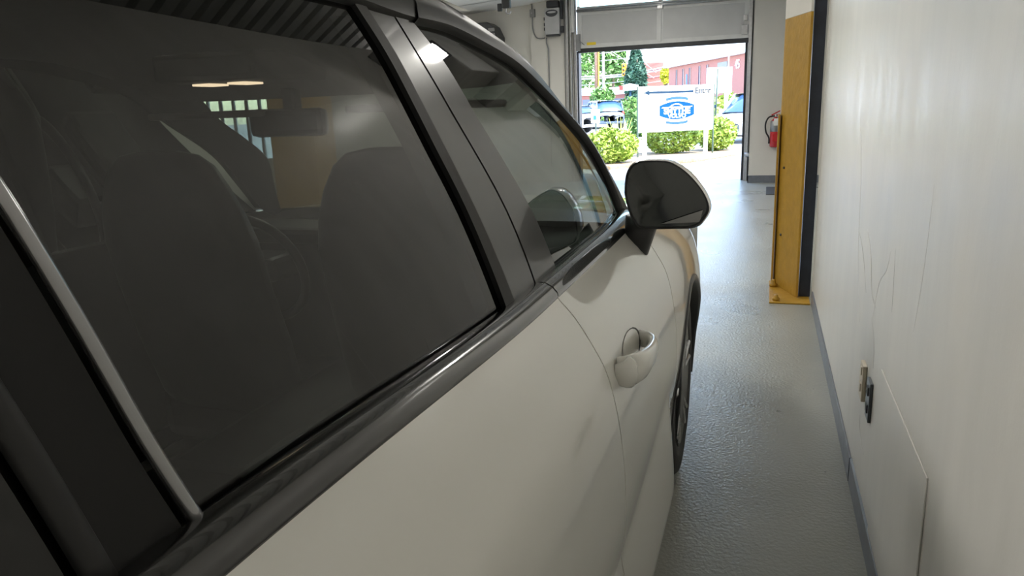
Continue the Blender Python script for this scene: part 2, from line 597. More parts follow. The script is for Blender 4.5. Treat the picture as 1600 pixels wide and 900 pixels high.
# left bay window
w1 = thing('window_1', 'tall barred window of the left bay seen through the windshield', 'window', (-11.25, FY, 0.45), kind='structure')
boxes('window_frame', [((-12.5, -10.0), (FY - 0.03, FY + 0.06), (0.45, 0.55)), ((-12.5, -10.0), (FY - 0.03, FY + 0.06), (2.8, 2.9)),
                       ((-12.5, -12.42), (FY - 0.03, FY + 0.06), (0.55, 2.8)), ((-10.08, -10.0), (FY - 0.03, FY + 0.06), (0.55, 2.8))],
      'door_rail', w1)
for i in range(6):
    x = -12.1 + i * 0.35
    box('mullion', (x - 0.03, x + 0.03), (FY - 0.01, FY + 0.05), (0.55, 2.8), 'cable_grey' if i % 2 else 'door_rail', w1)
xs = [-12.42] + [-12.1 + i * 0.35 for i in range(6)] + [-10.08]
for a, b in zip(xs, xs[1:]):
    box('pane', (a + 0.025, b - 0.025), (FY + 0.015, FY + 0.023), (0.55, 2.8), 'glass_clear', w1)

# ------------------------------------------------------------------ yellow column by the wall
pc = thing('steel_post', 'yellow-painted steel guard post standing against the end of the scuffed wall', 'post', (0.2, 5.8, 0))
prism('guard_plate', [(0.252, 5.61), (0.104, 6.03), (0.098, 6.055), (0.114, 6.06), (0.268, 5.635), (0.268, 5.61)], 'Z', 0.012, 2.0,
      'yellow_paint', pc, 0.003)
prism('upper_plate', [(0.252, 5.61), (0.104, 6.03), (0.098, 6.055), (0.114, 6.06), (0.268, 5.635), (0.268, 5.61)], 'Z', 2.001, DECK,
      'plain_wall', pc, 0.003)
box('side_flange', (0.080, 0.096), (6.0, 6.08), (0.012, 1.32), 'yellow_paint', pc, 0.003)
bp_ = box('base_plate', (0.068, 0.345), (5.44, 6.12), (0, 0.011), 'yellow_paint', pc, 0.003)
lathe('bolt', [(0.03, 0.011), (0.03, 0.03), (0.018, 0.035), (0.018, 0.06), (0.012, 0.066)], 'yellow_paint', (0.100, 5.93, 0), 'Z', pc, 10)
lathe('bolt', [(0.025, 0.011), (0.025, 0.03), (0.015, 0.035), (0.015, 0.05)], 'yellow_paint', (0.115, 5.5, 0), 'Z', pc, 10)
for z in (0.93, 0.42):
    lathe('bolt', [(0.009, -0.012), (0.009, 0.012)], 'navy_steel', (0.136, 5.935, z), 'Y', pc, 8)
nc = box('steel_column', (0.274, 0.352), (5.64, 6.05), (0.012, DECK), 'navy_steel', None, 0.003)
tag(nc, 'dark navy steel column squeezed between yellow post and wall end', 'column')

# left-bay yellow post, seen through the car
p2 = thing('steel_post', 'yellow-painted post in the left bay seen through the windshield', 'post', (-3.4, 5.0, 0))
box('post_shaft', (-3.62, -3.22), (4.85, 5.15), (0.012, 2.1), 'yellow_paint', p2, 0.03)
box('base_plate', (-3.70, -3.14), (4.78, 5.22), (0, 0.012), 'yellow_paint', p2, 0.003)
box('upper_shaft', (-3.60, -3.24), (4.87, 5.13), (2.1, DECK), 'plain_wall', p2, 0.02)

# ------------------------------------------------------------------ bay door
d1 = thing('door_1', 'half-raised white sectional overhead door of the bay', 'door', (-1.85, FY, 0), kind='structure')
DY = 14.00
XL, XR = -3.40, -0.36
for (z0, z1) in ((2.50, 3.09),):
    for a, b in ((XL + 0.03, -1.89), (-1.87, XR - 0.03)):
        pnl = box('door_panel', (a, b), (DY, DY + 0.045), (z0, z1), 'door_skin', d1, 0.003)
        boxes('panel_rim', [((a, b), (DY - 0.008, DY), (z0, z0 + 0.035)), ((a, b), (DY - 0.008, DY), (z1 - 0.04, z1)),
                            ((a, a + 0.05), (DY - 0.008, DY), (z0 + 0.035, z1 - 0.04)),
                            ((b - 0.05, b), (DY - 0.008, DY), (z0 + 0.035, z1 - 0.04))], 'door_rail', pnl)
boxes('door_rail', [((XL, XR), (DY - 0.01, DY + 0.05), (2.465, 2.50)), ((-1.90, -1.86), (DY - 0.03, DY + 0.045), (2.50, 3.09)),
                    ((XL, XL + 0.05), (DY - 0.012, DY + 0.045), (2.50, 3.2)), ((XR - 0.05, XR), (DY - 0.012, DY + 0.045), (2.50, 3.2))],
      'door_rail', d1)
box('bottom_seal', (XL, XR), (DY - 0.01, DY + 0.05), (2.385, 2.465), 'seal_black', d1, 0.008)
tube('strut', [(XL, DY - 0.04, 3.125), (XR, DY - 0.04, 3.125)], 0.028, 'galvanised', d1, 8)
boxes('door_rail', [((XL, XR), (DY, DY + 0.045), (3.09, 3.19)), ((XL, XR), (DY, DY + 0.045), (3.5, 3.56)),
                    ((-1.92, -1.84), (DY, DY + 0.045), (3.19, 3.5))], 'door_rail', d1)
for a, b in ((XL, -1.92), (-1.84, XR)):
    box('door_pane', (a, b), (DY + 0.018, DY + 0.026), (3.19, 3.5), 'glass_frosted', d1)
box('hinge', (-1.93, -1.83), (DY - 0.06, DY - 0.01), (3.05, 3.16), 'galvanised', d1, 0.005)
box('sticker', (-3.22, -3.05), (DY - 0.014, DY - 0.011), (2.515, 2.565), 'sticker_yellow', d1)
box('corner_bracket', (XL - 0.02, XL + 0.06), (DY - 0.05, DY - 0.012), (2.42, 2.72), 'cable_grey', d1, 0.005)
tube('lift_cable', [(XL + 0.03, DY - 0.06, 2.62), (XL + 0.14, DY - 0.03, 2.52)], 0.006, 'cable_grey', d1, 6)
boxes('hinge', [((XR - 0.12, XR - 0.02), (DY - 0.05, DY - 0.012), (2.52, 2.68))], 'galvanised', d1, 0.005)
boxes('hinge', [((XR - 0.09, XR - 0.03), (DY - 0.05, DY - 0.012), (2.75, 2.84))], 'galvanised', d1, 0.005)
# tracks
for s, x0, x1 in ((-1, -3.47, -3.41), (1, -0.36, -0.30)):
    boxes('door_track', [((x0, x1), (FY - 0.14, FY - 0.132), (0, 3.6)), ((x0 if s < 0 else x1 - 0.008, x0 + 0.008 if s < 0 else x1), (FY - 0.14, FY), (0, 3.6))],
          'galvanised', d1)
boxes('weather_strip', [((-0.415, -0.375), (FY - 0.01, FY + 0.2), (0, 2.42))], 'seal_black', d1)
boxes('weather_strip', [((-3.44, -3.405), (FY - 0.01, FY + 0.2), (0, 2.42))], 'seal_black', d1)
boxes('door_jamb', [((-0.375, -0.27), (FY + 0.0, FY + 0.22), (0, 3.6))], 'door_rail', d1)
lathe('lock_bar', [(0.035, -0.36), (0.035, -0.26), (0.018, -0.25), (0.018, -0.16)], 'galvanised', (0, 13.9, 0.47), 'X', d1, 12)
tr2 = thing('lift_track', 'galvanised vertical lift track with chain beside the door opener', 'track', (-3.55, FY - 0.12, 0))
boxes('track_rail', [((-3.60, -3.56), (FY - 0.20, FY - 0.11), (0.0, 3.6)), ((-3.52, -3.50), (FY - 0.20, FY - 0.11), (0.0, 3.6))], 'galvanised', tr2, 0.004)
tube('chain', [(-3.63, FY - 0.16, 0.9), (-3.63, FY - 0.16, 3.6)], 0.009, 'cable_grey', tr2, 6)
box('spring_tube', (-3.49, -3.44), (FY - 0.22, FY - 0.15), (2.75, 3.6), 'door_rail', tr2, 0.01)

# opener, junction box, conduit
oy = FY - 0.11
op = thing('door_opener', 'grey box-shaped door opener with dark oval badge on the pilaster', 'door opener', (-3.82, oy, 2.72))
box('opener_case', (-3.98, -3.70), (oy - 0.16, oy), (2.74, 3.20), 'opener_grey', op, 0.015)
box('opener_base', (-3.96, -3.72), (oy - 0.15, oy), (2.71, 2.74), 'dark_plastic', op, 0.004)
prism('badge', [(-3.84 + 0.115 * math.cos(a * PI / 10), 3.12 + (0.05 if math.sin(a * PI / 10) > 0 else 0.075) * math.sin(a * PI / 10)) for a in range(20)],
      'Y', oy - 0.168, oy - 0.159, 'dark_plastic', op)
prism('badge_mark', [(-3.84 + 0.085 * math.cos(a * PI / 8), 3.125 + 0.018 * math.sin(a * PI / 8)) for a in range(16)],
      'Y', oy - 0.172, oy - 0.168, 'opener_grey', op)
boxes('motor_head', [((-3.95, -3.72), (oy - 0.14, oy), (3.21, 3.33))], 'dark_plastic', op, 0.02)
for z_ in (3.0, 2.90, 2.82):
    box('side_clamp', (-4.02, -3.98), (oy - 0.08, oy - 0.02), (z_, z_ + 0.055), 'dark_plastic', op, 0.004)
box('pulley', (-3.69, -3.64), (oy - 0.12, oy - 0.04), (2.76, 2.88), 'dark_plastic', op, 0.008)
box('chain_guard', (-3.69, -3.65), (oy - 0.12, oy - 0.04), (3.0, 3.33), 'dark_plastic', op, 0.008)
jb = thing('junction_box', 'small grey electrical junction box on the beige pilaster', 'junction box', (-4.27, FY - 0.1, 3.0))
box('box_body', (-4.30, -4.20), (FY - 0.16, FY - 0.101), (3.08, 3.22), 'cable_grey', jb, 0.006)
box('box_screw', (-4.268, -4.252), (FY - 0.164, FY - 0.159), (3.14, 3.16), 'galvanised', jb)
tube('conduit', cr([(-4.26, FY - 0.13, 3.08), (-4.25, FY - 0.13, 2.85), (-4.18, FY - 0.13, 2.71), (-4.05, FY - 0.13, 2.69), (-4.02, FY - 0.14, 2.70)], 6), 0.012, 'cable_grey', jb, 8)
tube('conduit', [(-4.26, FY - 0.13, 3.21), (-4.26, FY - 0.13, 3.32)], 0.012, 'cable_grey', jb, 8)
cd = tube('electrical_conduit', [(-3.99, FY - 0.13, 2.70), (-3.99, FY - 0.13, 2.60), (-3.96, FY - 0.13, 2.5), (-3.95, FY - 0.13, 0.3)], 0.014, 'cable_grey', None, 8)
tag(cd, 'thin grey conduit running down the pilaster below the opener', 'conduit')

# dark unit on far wall
hb = thing('wall_heater', 'dark grey box heater mounted high on the beige far wall', 'heater', (-5.2, FY, 2.6))
prism('heater_body', [(-5.75, 2.62), (-5.75, 3.0), (-5.66, 3.03), (-5.05, 3.02), (-4.95, 2.95), (-4.86, 2.76), (-4.86, 2.62)], 'Y', FY - 0.45, FY - .002, 'dark_plastic', hb, 0.012)
for k in range(3):
    box('louvre', (-5.03, -4.90), (FY - 0.462, FY - 0.45), (2.67 + k * 0.09, 2.73 + k * 0.09), 'cable_grey', hb, 0.003)
box('heater_pipe', (-4.98, -4.90), (FY - 0.3, FY - 0.05), (2.54, 2.62), 'galvanised', hb, 0.01)

# hanging black clamps below soffit
cl = thing('cable_clamp', 'black clamp and hook hanging from the white soffit', 'clamp', (-4.35, 12.0, 3.0))
box('clamp_body', (-4.16, -4.02), (11.95, 12.05), (3.02, 3.345), 'seal_black', cl, 0.02)
box('clamp_jaw', (-4.24, -4.17), (11.97, 12.03), (2.98, 3.10), 'seal_black', cl, 0.01)
tube('clamp_hook', cr([(-4.09, 12, 3.04), (-4.10, 12, 2.96), (-4.05, 12, 2.93), (-4.02, 12, 2.97)], 4), 0.012, 'galvanised', cl, 6)

# fire extinguisher on the pier
fx = thing('fire_extinguisher', 'red fire extinguisher with black hose hung on the pier', 'fire extinguisher', (0.14, 13.53, 0.62))
lathe('cylinder', [(0.07, 0.62), (0.085, 0.635), (0.085, 1.02), (0.075, 1.06), (0.04, 1.09), (0.028, 1.10), (0.028, 1.12)], 'ext_red', (0.14, 13.52, 0), 'Z', fx, 20)
lathe('clear_band', [(0.087, 0.88), (0.087, 1.03), (0.078, 1.062)], 'galvanised', (0.14, 13.52, 0), 'Z', fx, 20)
lathe('valve', [(0.02, 1.10), (0.024, 1.12), (0.024, 1.16), (0.012, 1.17)], 'galvanised', (0.14, 13.52, 0), 'Z', fx, 12)
prism('lever', [(0.06, 1.16), (0.20, 1.23), (0.21, 1.215), (0.08, 1.145)], 'Y', 13.505, 13.535, 'ext_red', fx)
prism('carry_handle', [(0.05, 1.13), (0.20, 1.17), (0.20, 1.155), (0.06, 1.115)], 'Y', 13.505, 13.535, 'ext_red', fx)
tube('hose', cr([(0.12, 13.50, 1.14), (0.03, 13.50, 1.12), (-0.02, 13.50, 1.02), (-0.01, 13.50, 0.88), (0.04, 13.49, 0.78), (0.045, 13.49, 0.68)], 6), 0.013, 'rubber', fx, 8)
box('tag_card', (0.11, 0.18), (13.425, 13.428), (0.98, 1.10), 'paper', fx)
box('wall_bracket', (0.10, 0.18), (13.605, 13.62), (0.7, 1.12), 'galvanised', fx)
box('label_panel', (0.10, 0.18), (13.4295, 13.4345), (0.72, 0.84), 'ext_red', fx)

mt = box('floor_mat', (0.03, 0.33), (11.9, 12.9), (0, 0.012), 'seal_black', None, 0.004)
tag(mt, 'black rubber mat on the floor behind the yellow post', 'mat')

# wall outlets
o1 = thing('outlet_plate', 'beige raised outlet box on the scuffed wall', 'outlet', (X_W, 2.655, 0.41))
box('cover', (X_W - 0.014, X_W), (2.615, 2.69), (0.415, 0.545), 'plate_beige', o1, 0.004)
for z in (0.445, 0.505):
    box('socket', (X_W - 0.0175, X_W - 0.0135), (2.637, 2.668), (z, z + 0.03), 'plate_beige', o1, 0.002)
o2 = thing('outlet_plate', 'dark metal outlet box on the scuffed wall next to the beige one', 'outlet', (X_W, 2.5, 0.41))
box('cover', (X_W - 0.010, X_W), (2.46, 2.535), (0.405, 0.54), 'plate_steel', o2, 0.003)
for z in (0.43, 0.49):
    box('socket', (X_W - 0.0135, X_W - 0.0095), (2.48, 2.512), (z, z + 0.03), 'seal_black', o2, 0.002)

# ceiling luminaires
def luminaire(x, y, z, w, l, label, power, grp=None, top=DECK):
    t = thing('ceiling_lamp', label, 'lamp', (x, y, z), grp)
    box('lamp_housing', (x - w / 2, x + w / 2), (y - l / 2, y + l / 2), (z + 0.012, z + 0.07), 'door_rail', t, 0.006)
    box('lamp_lens', (x - w / 2 + 0.02, x + w / 2 - 0.02), (y - l / 2 + 0.02, y + l / 2 - 0.02), (z, z + 0.011), 'lamp_lens', t)
    for s in (-1, 1):
        tube('hanger', [(x, y + s * l * 0.35, z + 0.07), (x, y + s * l * 0.35, top)], 0.006, 'galvanised', t, 6)
    ld = bpy.data.lights.new('lamp_light', 'AREA')
    ld.shape = 'RECTANGLE'
    ld.size = w
    ld.size_y = l
    ld.energy = power
    ld.color = (1.0, 0.965, 0.90)
    lo = bpy.data.objects.new('lamp_light', ld)
    C.objects.link(lo)
    lo.location = (0, 0, -0.012)
    lo.parent = t
    box('fill_glow_plate', (x - w / 2 + 0.02, x + w / 2 - 0.02), (y - l / 2 + 0.02, y + l / 2 - 0.02), (z + 0.0705, z + 0.076), 'lamp_lens', t)  # glowing top and upward area light added to brighten the deck
    lu = bpy.data.lights.new('deck_fill_light', 'AREA')
    lu.shape = 'RECTANGLE'
    lu.size = w
    lu.size_y = l
    lu.energy = power * 0.5
    lu.color = (1.0, 0.965, 0.90)
    lq = bpy.data.objects.new('deck_fill_light', lu)
    C.objects.link(lq)
    lq.location = (0, 0, 0.085)
    lq.rotation_euler = (PI, 0, 0)
    lq.parent = t
    return t


g = 'linear lamps hung over the bays'
for (x, y) in ((-2.2, -3.0), (-2.2, 0.6), (-2.2, 4.2), (-2.2, 8.0), (-7.5, 0.6), (-7.5, 4.2), (-7.5, 8.0)):  # the row over the left bay is unseen, added for brightness
    luminaire(x, y, 3.32, 0.3, 1.2, 'long white linear lamp hung from the steel deck over the bays', LAMP_W, g)
luminaire(0.62, 6.35, 3.50, 0.42, 0.42, 'square white lamp hung near the yellow post', 22)
luminaire(3.0, 9.5, 3.45, 0.42, 0.42, 'square white lamp added to brighten the side area', 40)  # unseen lamp added so the ducts mirror brighter

luminaire(-2.2, 11.2, 3.32, 0.3, 1.2, 'long white linear lamp added to brighten the far wall near the bay door', LAMP_W)  # unseen lamp added to lift the dark pilaster and opener
luminaire(-6.0, 10.6, 2.50, 0.3, 1.2, 'long white linear lamp added low to brighten the white soffit', LAMP_W, None, 3.19)  # unseen lamp added as fill for the soffit underside

# sheet metal boxes hung on the wall above the view (mirrored in the front window)
wd = thing('wall_duct', 'grey sheet metal duct boxes fixed high along the scuffed wall', 'duct', (.2, 4.6, 2.35))
box('duct_section', (.06, X_W), (4.2, 4.70), (2.42, 2.95), 'duct_grey', wd, .015)
box('duct_section', (.0, X_W), (4.72, 5.05), (2.30, 2.80), 'duct_grey', wd, .015)
box('duct_section', (.10, X_W), (5.07, 5.48), (2.25, 2.65), 'plain_wall', wd, .01)

fn = Vector((-.34, -.80, -.45)).normalized()
fu = fn.cross(Vector((0, 0, 1))).normalized()
fv = fu.cross(fn).normalized()
fc = Vector((.05, 3.92, 2.57))
fld = thing('flood_lamp', 'small square flood lamp on a bracket high on the scuffed wall', 'lamp', fc)


def obox(name, hu, hv, d0, d1, m_, par_):
    v_ = [fc + fu * a * hu + fv * b * hv + fn * d for d in (d0, d1) for a, b in ((-1, -1), (1, -1), (1, 1), (-1, 1))]
    return obj(name, v_, [(0, 3, 2, 1), (4, 5, 6, 7), (0, 1, 5, 4), (1, 2, 6, 5), (2, 3, 7, 6), (3, 0, 4, 7)], m_, par_)


obox('lamp_housing', .062, .075, -.05, .0, 'dark_plastic', fld)
obox('lamp_lens', .045, .058, .001, .006, 'lamp_lens_bright', fld)
tube('bracket', [tuple(fc - fn * .04), (.2, 4.0, 2.60), (X_W, 4.02, 2.60)], .012, 'galvanised', fld, 8)
fl_d = bpy.data.lights.new('lamp_light', 'AREA')
fl_d.size = .09
fl_d.energy = 3
fl_d.color = (1.0, .97, .90)
fl_o = bpy.data.objects.new('lamp_light', fl_d)
C.objects.link(fl_o)
fl_o.parent = fld
fl_o.location = fn * .012
fl_o.rotation_euler = fn.to_track_quat('-Z', 'Y').to_euler()

# ducts over the side area past the post (mirrored in the car windows)
dk = thing('air_duct', 'grey boxed sheet metal duct running above the side area', 'duct', (1.6, 9, 2.6))
box('duct_run', (0.85, 1.75), (7.2, 10.6), (2.55, 3.15), 'duct_grey', dk, 0.02)
box('duct_drop', (1.0, 1.6), (7.6, 8.2), (3.15, DECK - .005), 'duct_grey', dk, 0.02)
d2k = thing('air_duct', 'pale boxed bulkhead beyond the sheet metal duct', 'duct', (2.2, 12, 2.3))
box('duct_run', (0.9, 3.4), (11.0, 12.6), (2.45, 3.1), 'plain_wall', d2k, 0.01)
box('duct_drop', (1.4, 2.4), (11.3, 12.2), (3.1, DECK - .005), 'plain_wall', d2k, 0.01)

# =================================================================== THE CAR
XC = -1.185
YF, YR, WR = 2.78, -0.08, 0.37          # axle positions, tyre radius


def sm(a, b, v):
    t = min(1, max(0, (v - a) / (b - a)))
    return t * t * (3 - 2 * t)


def zb(y):
    """belt line height"""
    return 1.10 + .032 * (1 - sm(.3, 1.3, y)) + 0.03 * (1 - sm(-.7, .2, y)) - 0.10 * sm(2.35, 3.9, y)


PZ = [.10, .45, .56, .63, .70, .775, .857, .936, .99, 1.04, 1.08, 1.10]
PX = [-.285, -.262, -.248, -.243, -.2445, -.25, -.262, -.283, -.312, -.345, -.385, -.41]


def hermite(z, Z, X):
    n = len(Z)
    if z <= Z[0]:
        return X[0]
    if z >= Z[-1]:
        return X[-1] + (z - Z[-1]) * (X[-1] - X[-2]) / (Z[-1] - Z[-2])
    i = max(j for j in range(n - 1) if Z[j] <= z)
    def tan(j):
        a, b = max(j - 1, 0), min(j + 1, n - 1)
        return (X[b] - X[a]) / (Z[b] - Z[a])
    h = Z[i + 1] - Z[i]
    t = (z - Z[i]) / h
    return ((2 * t ** 3 - 3 * t * t + 1) * X[i] + (t ** 3 - 2 * t * t + t) * h * tan(i)
            + (-2 * t ** 3 + 3 * t * t) * X[i + 1] + (t ** 3 - t * t) * h * tan(i + 1))


def zcrease(y):
    return hermite(y, [0.2, 1.0, 1.35, 1.55, 1.75, 1.92, 2.17, 2.5], [.49, .495, .508, .531, .583, .648, .69, .70])


def plan(y):
    d = 0
    if y > 3.1:
        d -= 0.30 * (y - 3.1) ** 2
    if y < -.1:
        d -= 0.22 * (-.1 - y) ** 2
    return d


def S(y, z):
    """body side: outward x for a point of the right flank"""
    z2 = z - (zb(y) - 1.10) * sm(.6, .95, z)
    x = hermite(z2, PZ, PX)
    zc = zcrease(y)
    if z < zc + 0.05:
        k = min(1.2, max(0, (z - .30) / (zc - .30)))
        r = -.222 - .030 * k ** 1.3
        if z < .30:
            r -= 2.2 * (.30 - z) ** 1.6
        r -= .06 * sm(2.05, 2.40, y)
        x = max(x, r)
    x += 0.008 * math.exp(-((y - YF) / .38) ** 2) * sm(.55, .75, z) * (1 - sm(.93, 1.08, z))
    x += 0.030 * math.exp(-((y - YR) / .42) ** 2) * sm(.55, .75, z) * (1 - sm(.93, 1.10, z))
    return x + plan(y)


def G(y, z):
    """glass house side"""
    t = z - zb(y)
    return -.43 - .22 * t - .25 * t * t - .10 * max(0, y - 1.9) ** 2 - .10 * max(0, .3 - y) ** 2


def panel(name, poly, F, m, parent, t=0.012, off=0.0, side=1, sy=0.05, sz=0.025, flange=True, close=False):
    """side panel: outline in (y, z) laid on the surface x = F(y, z), edges turned inwards"""
    bm = bmesh.new()
    vsx = [bm.verts.new((0, y, z)) for y, z in poly]
    bm.faces.new(vsx)
    ys = [p[0] for p in poly]
    zs = [p[1] for p in poly]
    k = math.floor(min(ys) / sy) + 1
    while k * sy < max(ys):
        bmesh.ops.bisect_plane(bm, geom=bm.verts[:] + bm.edges[:] + bm.faces[:], dist=1e-5, plane_co=(0, k * sy, 0), plane_no=(0, 1, 0))
        k += 1
    k = math.floor(min(zs) / sz) + 1
    while k * sz < max(zs):
        bmesh.ops.bisect_plane(bm, geom=bm.verts[:] + bm.edges[:] + bm.faces[:], dist=1e-5, plane_co=(0, 0, k * sz), plane_no=(0, 0, 1))
        k += 1
    for v in bm.verts:
        v.co.x = F(v.co.y, v.co.z) + off
    for f in bm.faces:
        f.normal_update()
    if sum(f.normal.x for f in bm.faces) < 0:
        bmesh.ops.reverse_faces(bm, faces=bm.faces[:])
    if close:
        g0 = bmesh.ops.duplicate(bm, geom=bm.faces[:])
        nf = [e for e in g0['geom'] if isinstance(e, bmesh.types.BMFace)]
        for v in {v for f in nf for v in f.verts}:
            v.co.x -= t
        bmesh.ops.reverse_faces(bm, faces=nf)
    elif flange:
        be = [e for e in bm.edges if e.is_boundary]
        for e in be:
            e.smooth = False
        r = bmesh.ops.extrude_edge_only(bm, edges=be)
        for v in [e for e in r['geom'] if isinstance(e, bmesh.types.BMVert)]:
            v.co.x -= t
    if side < 0:
        for v in bm.verts:
            v.co.x = 2 * XC - v.co.x
        bmesh.ops.reverse_faces(bm, faces=bm.faces[:])
    me = bpy.data.meshes.new(name)
    bm.to_mesh(me)
    bm.free()
    return link(name, me, m, parent, True)


car = thing('estate_car', 'white sport utility car with black window trim parked close along the scuffed wall', 'car', (XC, 1.5, 0))

# outline curves on the glass house, (y, z)
F_REAR = [(1.526, 1.096), (1.515, 1.13), (1.471, 1.236), (1.362, 1.414), (1.334, 1.475), (1.304, 1.539), (1.25, 1.602)]
F_TOP = [(1.25, 1.602), (1.405, 1.600), (1.583, 1.574), (1.721, 1.546), (1.816, 1.508), (1.956, 1.442), (2.188, 1.327), (2.338, 1.205), (2.455, 1.094)]
R_FRONT = [(1.185, 1.10), (1.141, 1.283), (1.110, 1.382), (1.092, 1.459), (1.076, 1.539), (1.048, 1.612)]
RUB = [(1.234, 1.10), (1.182, 1.277), (1.150, 1.382), (1.130, 1.459), (1.113, 1.539), (1.083, 1.618)]
SEAM = [(1.375, 1.10), (1.332, 1.256), (1.255, 1.418), (1.232, 1.475), (1.20, 1.56), (1.18, 1.618)]
CPF = [(0.432, 1.125), (0.411, 1.205), (0.393, 1.318), (0.378, 1.412), (0.355, 1.53), (0.335, 1.605)]
CPS = [(0.412, 1.128), (0.392, 1.211), (0.375, 1.321), (0.361, 1.410), (0.338, 1.53), (0.318, 1.605)]
QF = [(0.335, 1.135), (0.318, 1.243), (0.303, 1.332), (0.28, 1.45), (0.25, 1.555)]


def strip(a, b):
    return list(a) + list(b)[::-1]


def top_rear(y):      # upper window line behind the front door
    return 1.612 - 0.10 * max(0, 0.45 - y) ** 1.6


for side in (1, -1):
    ft, fr_ = cr(F_TOP, 5), cr(F_REAR, 5)
    # --- doors
    fd = panel('front_door', [(1.3585, .295)] + [(1.3585, z) for z in (.4, .6, .8, .95)] + [(1.3605, 1.03), (1.368, 1.072), (1.374, zb(1.37) - .022)]
               + [(y, zb(y) - .022) for y in (1.6, 1.8, 2.0, 2.15, 2.245)] + [(2.268, 1.02), (2.272, .9), (2.262, .6), (2.24, .295)],
               S, 'white_paint', car, side=side, sy=0.04, sz=0.02)
    rd = panel('rear_door', [(0.60, .295), (1.3535, .295)] + [(1.3535, z) for z in (.4, .6, .8, .95)] + [(1.3555, 1.03), (1.363, 1.072), (1.369, zb(1.37) - .022)]
               + [(y, zb(y) - .022) for y in (1.2, 1.0, .8, .6, .45, .33)] + [(.30, 1.06), (.29, .98), (.305, .88), (.42, .76), (.53, .66), (.585, .57), (.60, .45)],
               S, 'white_paint', car, side=side, sy=0.04, sz=0.02)
    # --- fender and quarter
    arc = [(YF + .42 * math.cos(a), WR + .42 * math.sin(a)) for a in [math.radians(-12 + 204 * i / 24) for i in range(25)]]
    ff = panel('front_fender', [(2.251, zb(2.25) - .022), (2.274, 1.02), (2.278, .9), (2.268, .6), (2.246, .295), (2.345, .285)]
               + arc[::-1] + [(3.86, .28), (3.90, .45), (3.90, .70)] + [(y, zb(y) - .022 - .10 * sm(3.3, 3.95, y)) for y in (3.86, 3.6, 3.3, 3.0, 2.7, 2.45)],
               S, 'white_paint', car, side=side, sy=0.04, sz=0.02)
    arc2 = [(YR + .425 * math.cos(a), WR + .425 * math.sin(a)) for a in [math.radians(-12 + 204 * i / 24) for i in range(25)]]
    qp = panel('quarter_panel', [(-.78, .30), (-.78, .9)] + [(y, zb(y) - .022) for y in (-.72, -.5, -.2, .1, .2, .325)]
               + [(.295, 1.06), (.285, .98), (.300, .878), (.415, .757), (.525, .657), (.58, .567), (.595, .45), (.595, .29), (.36, .285)] + arc2 + [(-.52, .285)],
               S, 'white_paint', car, side=side, sy=0.05, sz=0.025)
    panel('rocker', [(.57, .19), (.57, .288), (2.345, .278), (2.345, .19)], S, 'white_paint', car, side=side)
    # --- wheel arch lips
    for yc in (YF, YR):
        rows = []
        for rr, o in ((.433, .001), (.430, .006), (.412, .006), (.400, -.006), (.395, -.09)):
            rows.append([(S(yc + rr * math.cos(a), max(.2, WR + rr * math.sin(a))) + o, yc + rr * math.cos(a), WR + rr * math.sin(a))
                         for a in [math.radians(-14 + 208 * i / 36) for i in range(37)]])
        loft('arch_lip', rows, 'satin_black', car, mirror=XC if side < 0 else None)
    # --- glass
    g1 = panel('front_window', [p for p in fr_] + ft[1:] + [(y, zb(y) - .004) for y in (2.3, 2.1, 1.9, 1.7)], G, 'glass_front', car, 0.004, -.004, side, .04, .02, False)
    rt = [(y, top_rear(y)) for y in (0.95, .8, .65, .5, .40)]
    g2 = panel('rear_window', cr(R_FRONT, 4) + rt + cr(CPF, 4)[::-1] + [(y, zb(y) - .004) for y in (.6, .8, 1.0)], G, 'glass_privacy', car, 0.004, -.004, side, .04, .02, False)
    g3 = panel('quarter_window', cr(QF, 4) + [(.1, 1.545), (-.1, 1.51), (-.25, 1.46), (-.36, 1.38), (-.40, 1.30), (-.33, 1.20), (-.2, 1.175), (0, 1.155)],
               G, 'glass_privacy', car, 0.004, -.004, side, .04, .02, False)
    # --- pillars
    panel('pillar_cover', strip(cr(SEAM, 4), cr(F_REAR, 4)), lambda y, z: G(y, z) + .003, 'pillar_film', fd, 0.010, 0.0, side)
    panel('pillar_cover', strip(cr(RUB, 4), [(a - .006, b) for a, b in cr(SEAM, 4)]), lambda y, z: G(y, z) + .002, 'pillar_film', rd, 0.010, 0.0, side)
    panel('window_seal', strip(cr(R_FRONT, 4), [(a - .002, b) for a, b in cr(RUB, 4)]), lambda y, z: G(y, z) + .006, 'rubber', rd, 0.012, 0.0, side)
    panel('pillar_cover', strip(cr(QF, 4), [(a - .004, b) for a, b in cr(CPS, 4)]), lambda y, z: G(y, z) + .003, 'pillar_gloss', car, 0.010, 0.0, side)
    cps = cr([((a + c) / 2, b) for (a, b), (c, _) in zip(CPS, CPF)], 4)
    sx = 1 if side > 0 else -1
    tube('frame_strip', [((G(y, z) + .004 - XC) * sx + XC, y, z) for y, z in cps], 0.0068, 'trim_strip', rd, 8, ry=0.0065)
    qs = cr(QF, 4)
    tube('window_seal', [((G(y, z) + .003 - XC) * sx + XC, y - .004, z) for y, z in qs], 0.012, 'rubber', car, 8, ry=0.008)
    box_q = [(-.2, 1.165), (-.33, 1.19), (-.41, 1.30), (-.37, 1.39), (-.26, 1.47), (-.1, 1.522), (.1, 1.557), (.25, 1.565)]
    qq = cr(box_q, 4)
    tube('window_seal', [((G(y, z) + .002 - XC) * sx + XC, y, z) for y, z in qq], 0.010, 'rubber', car, 8)
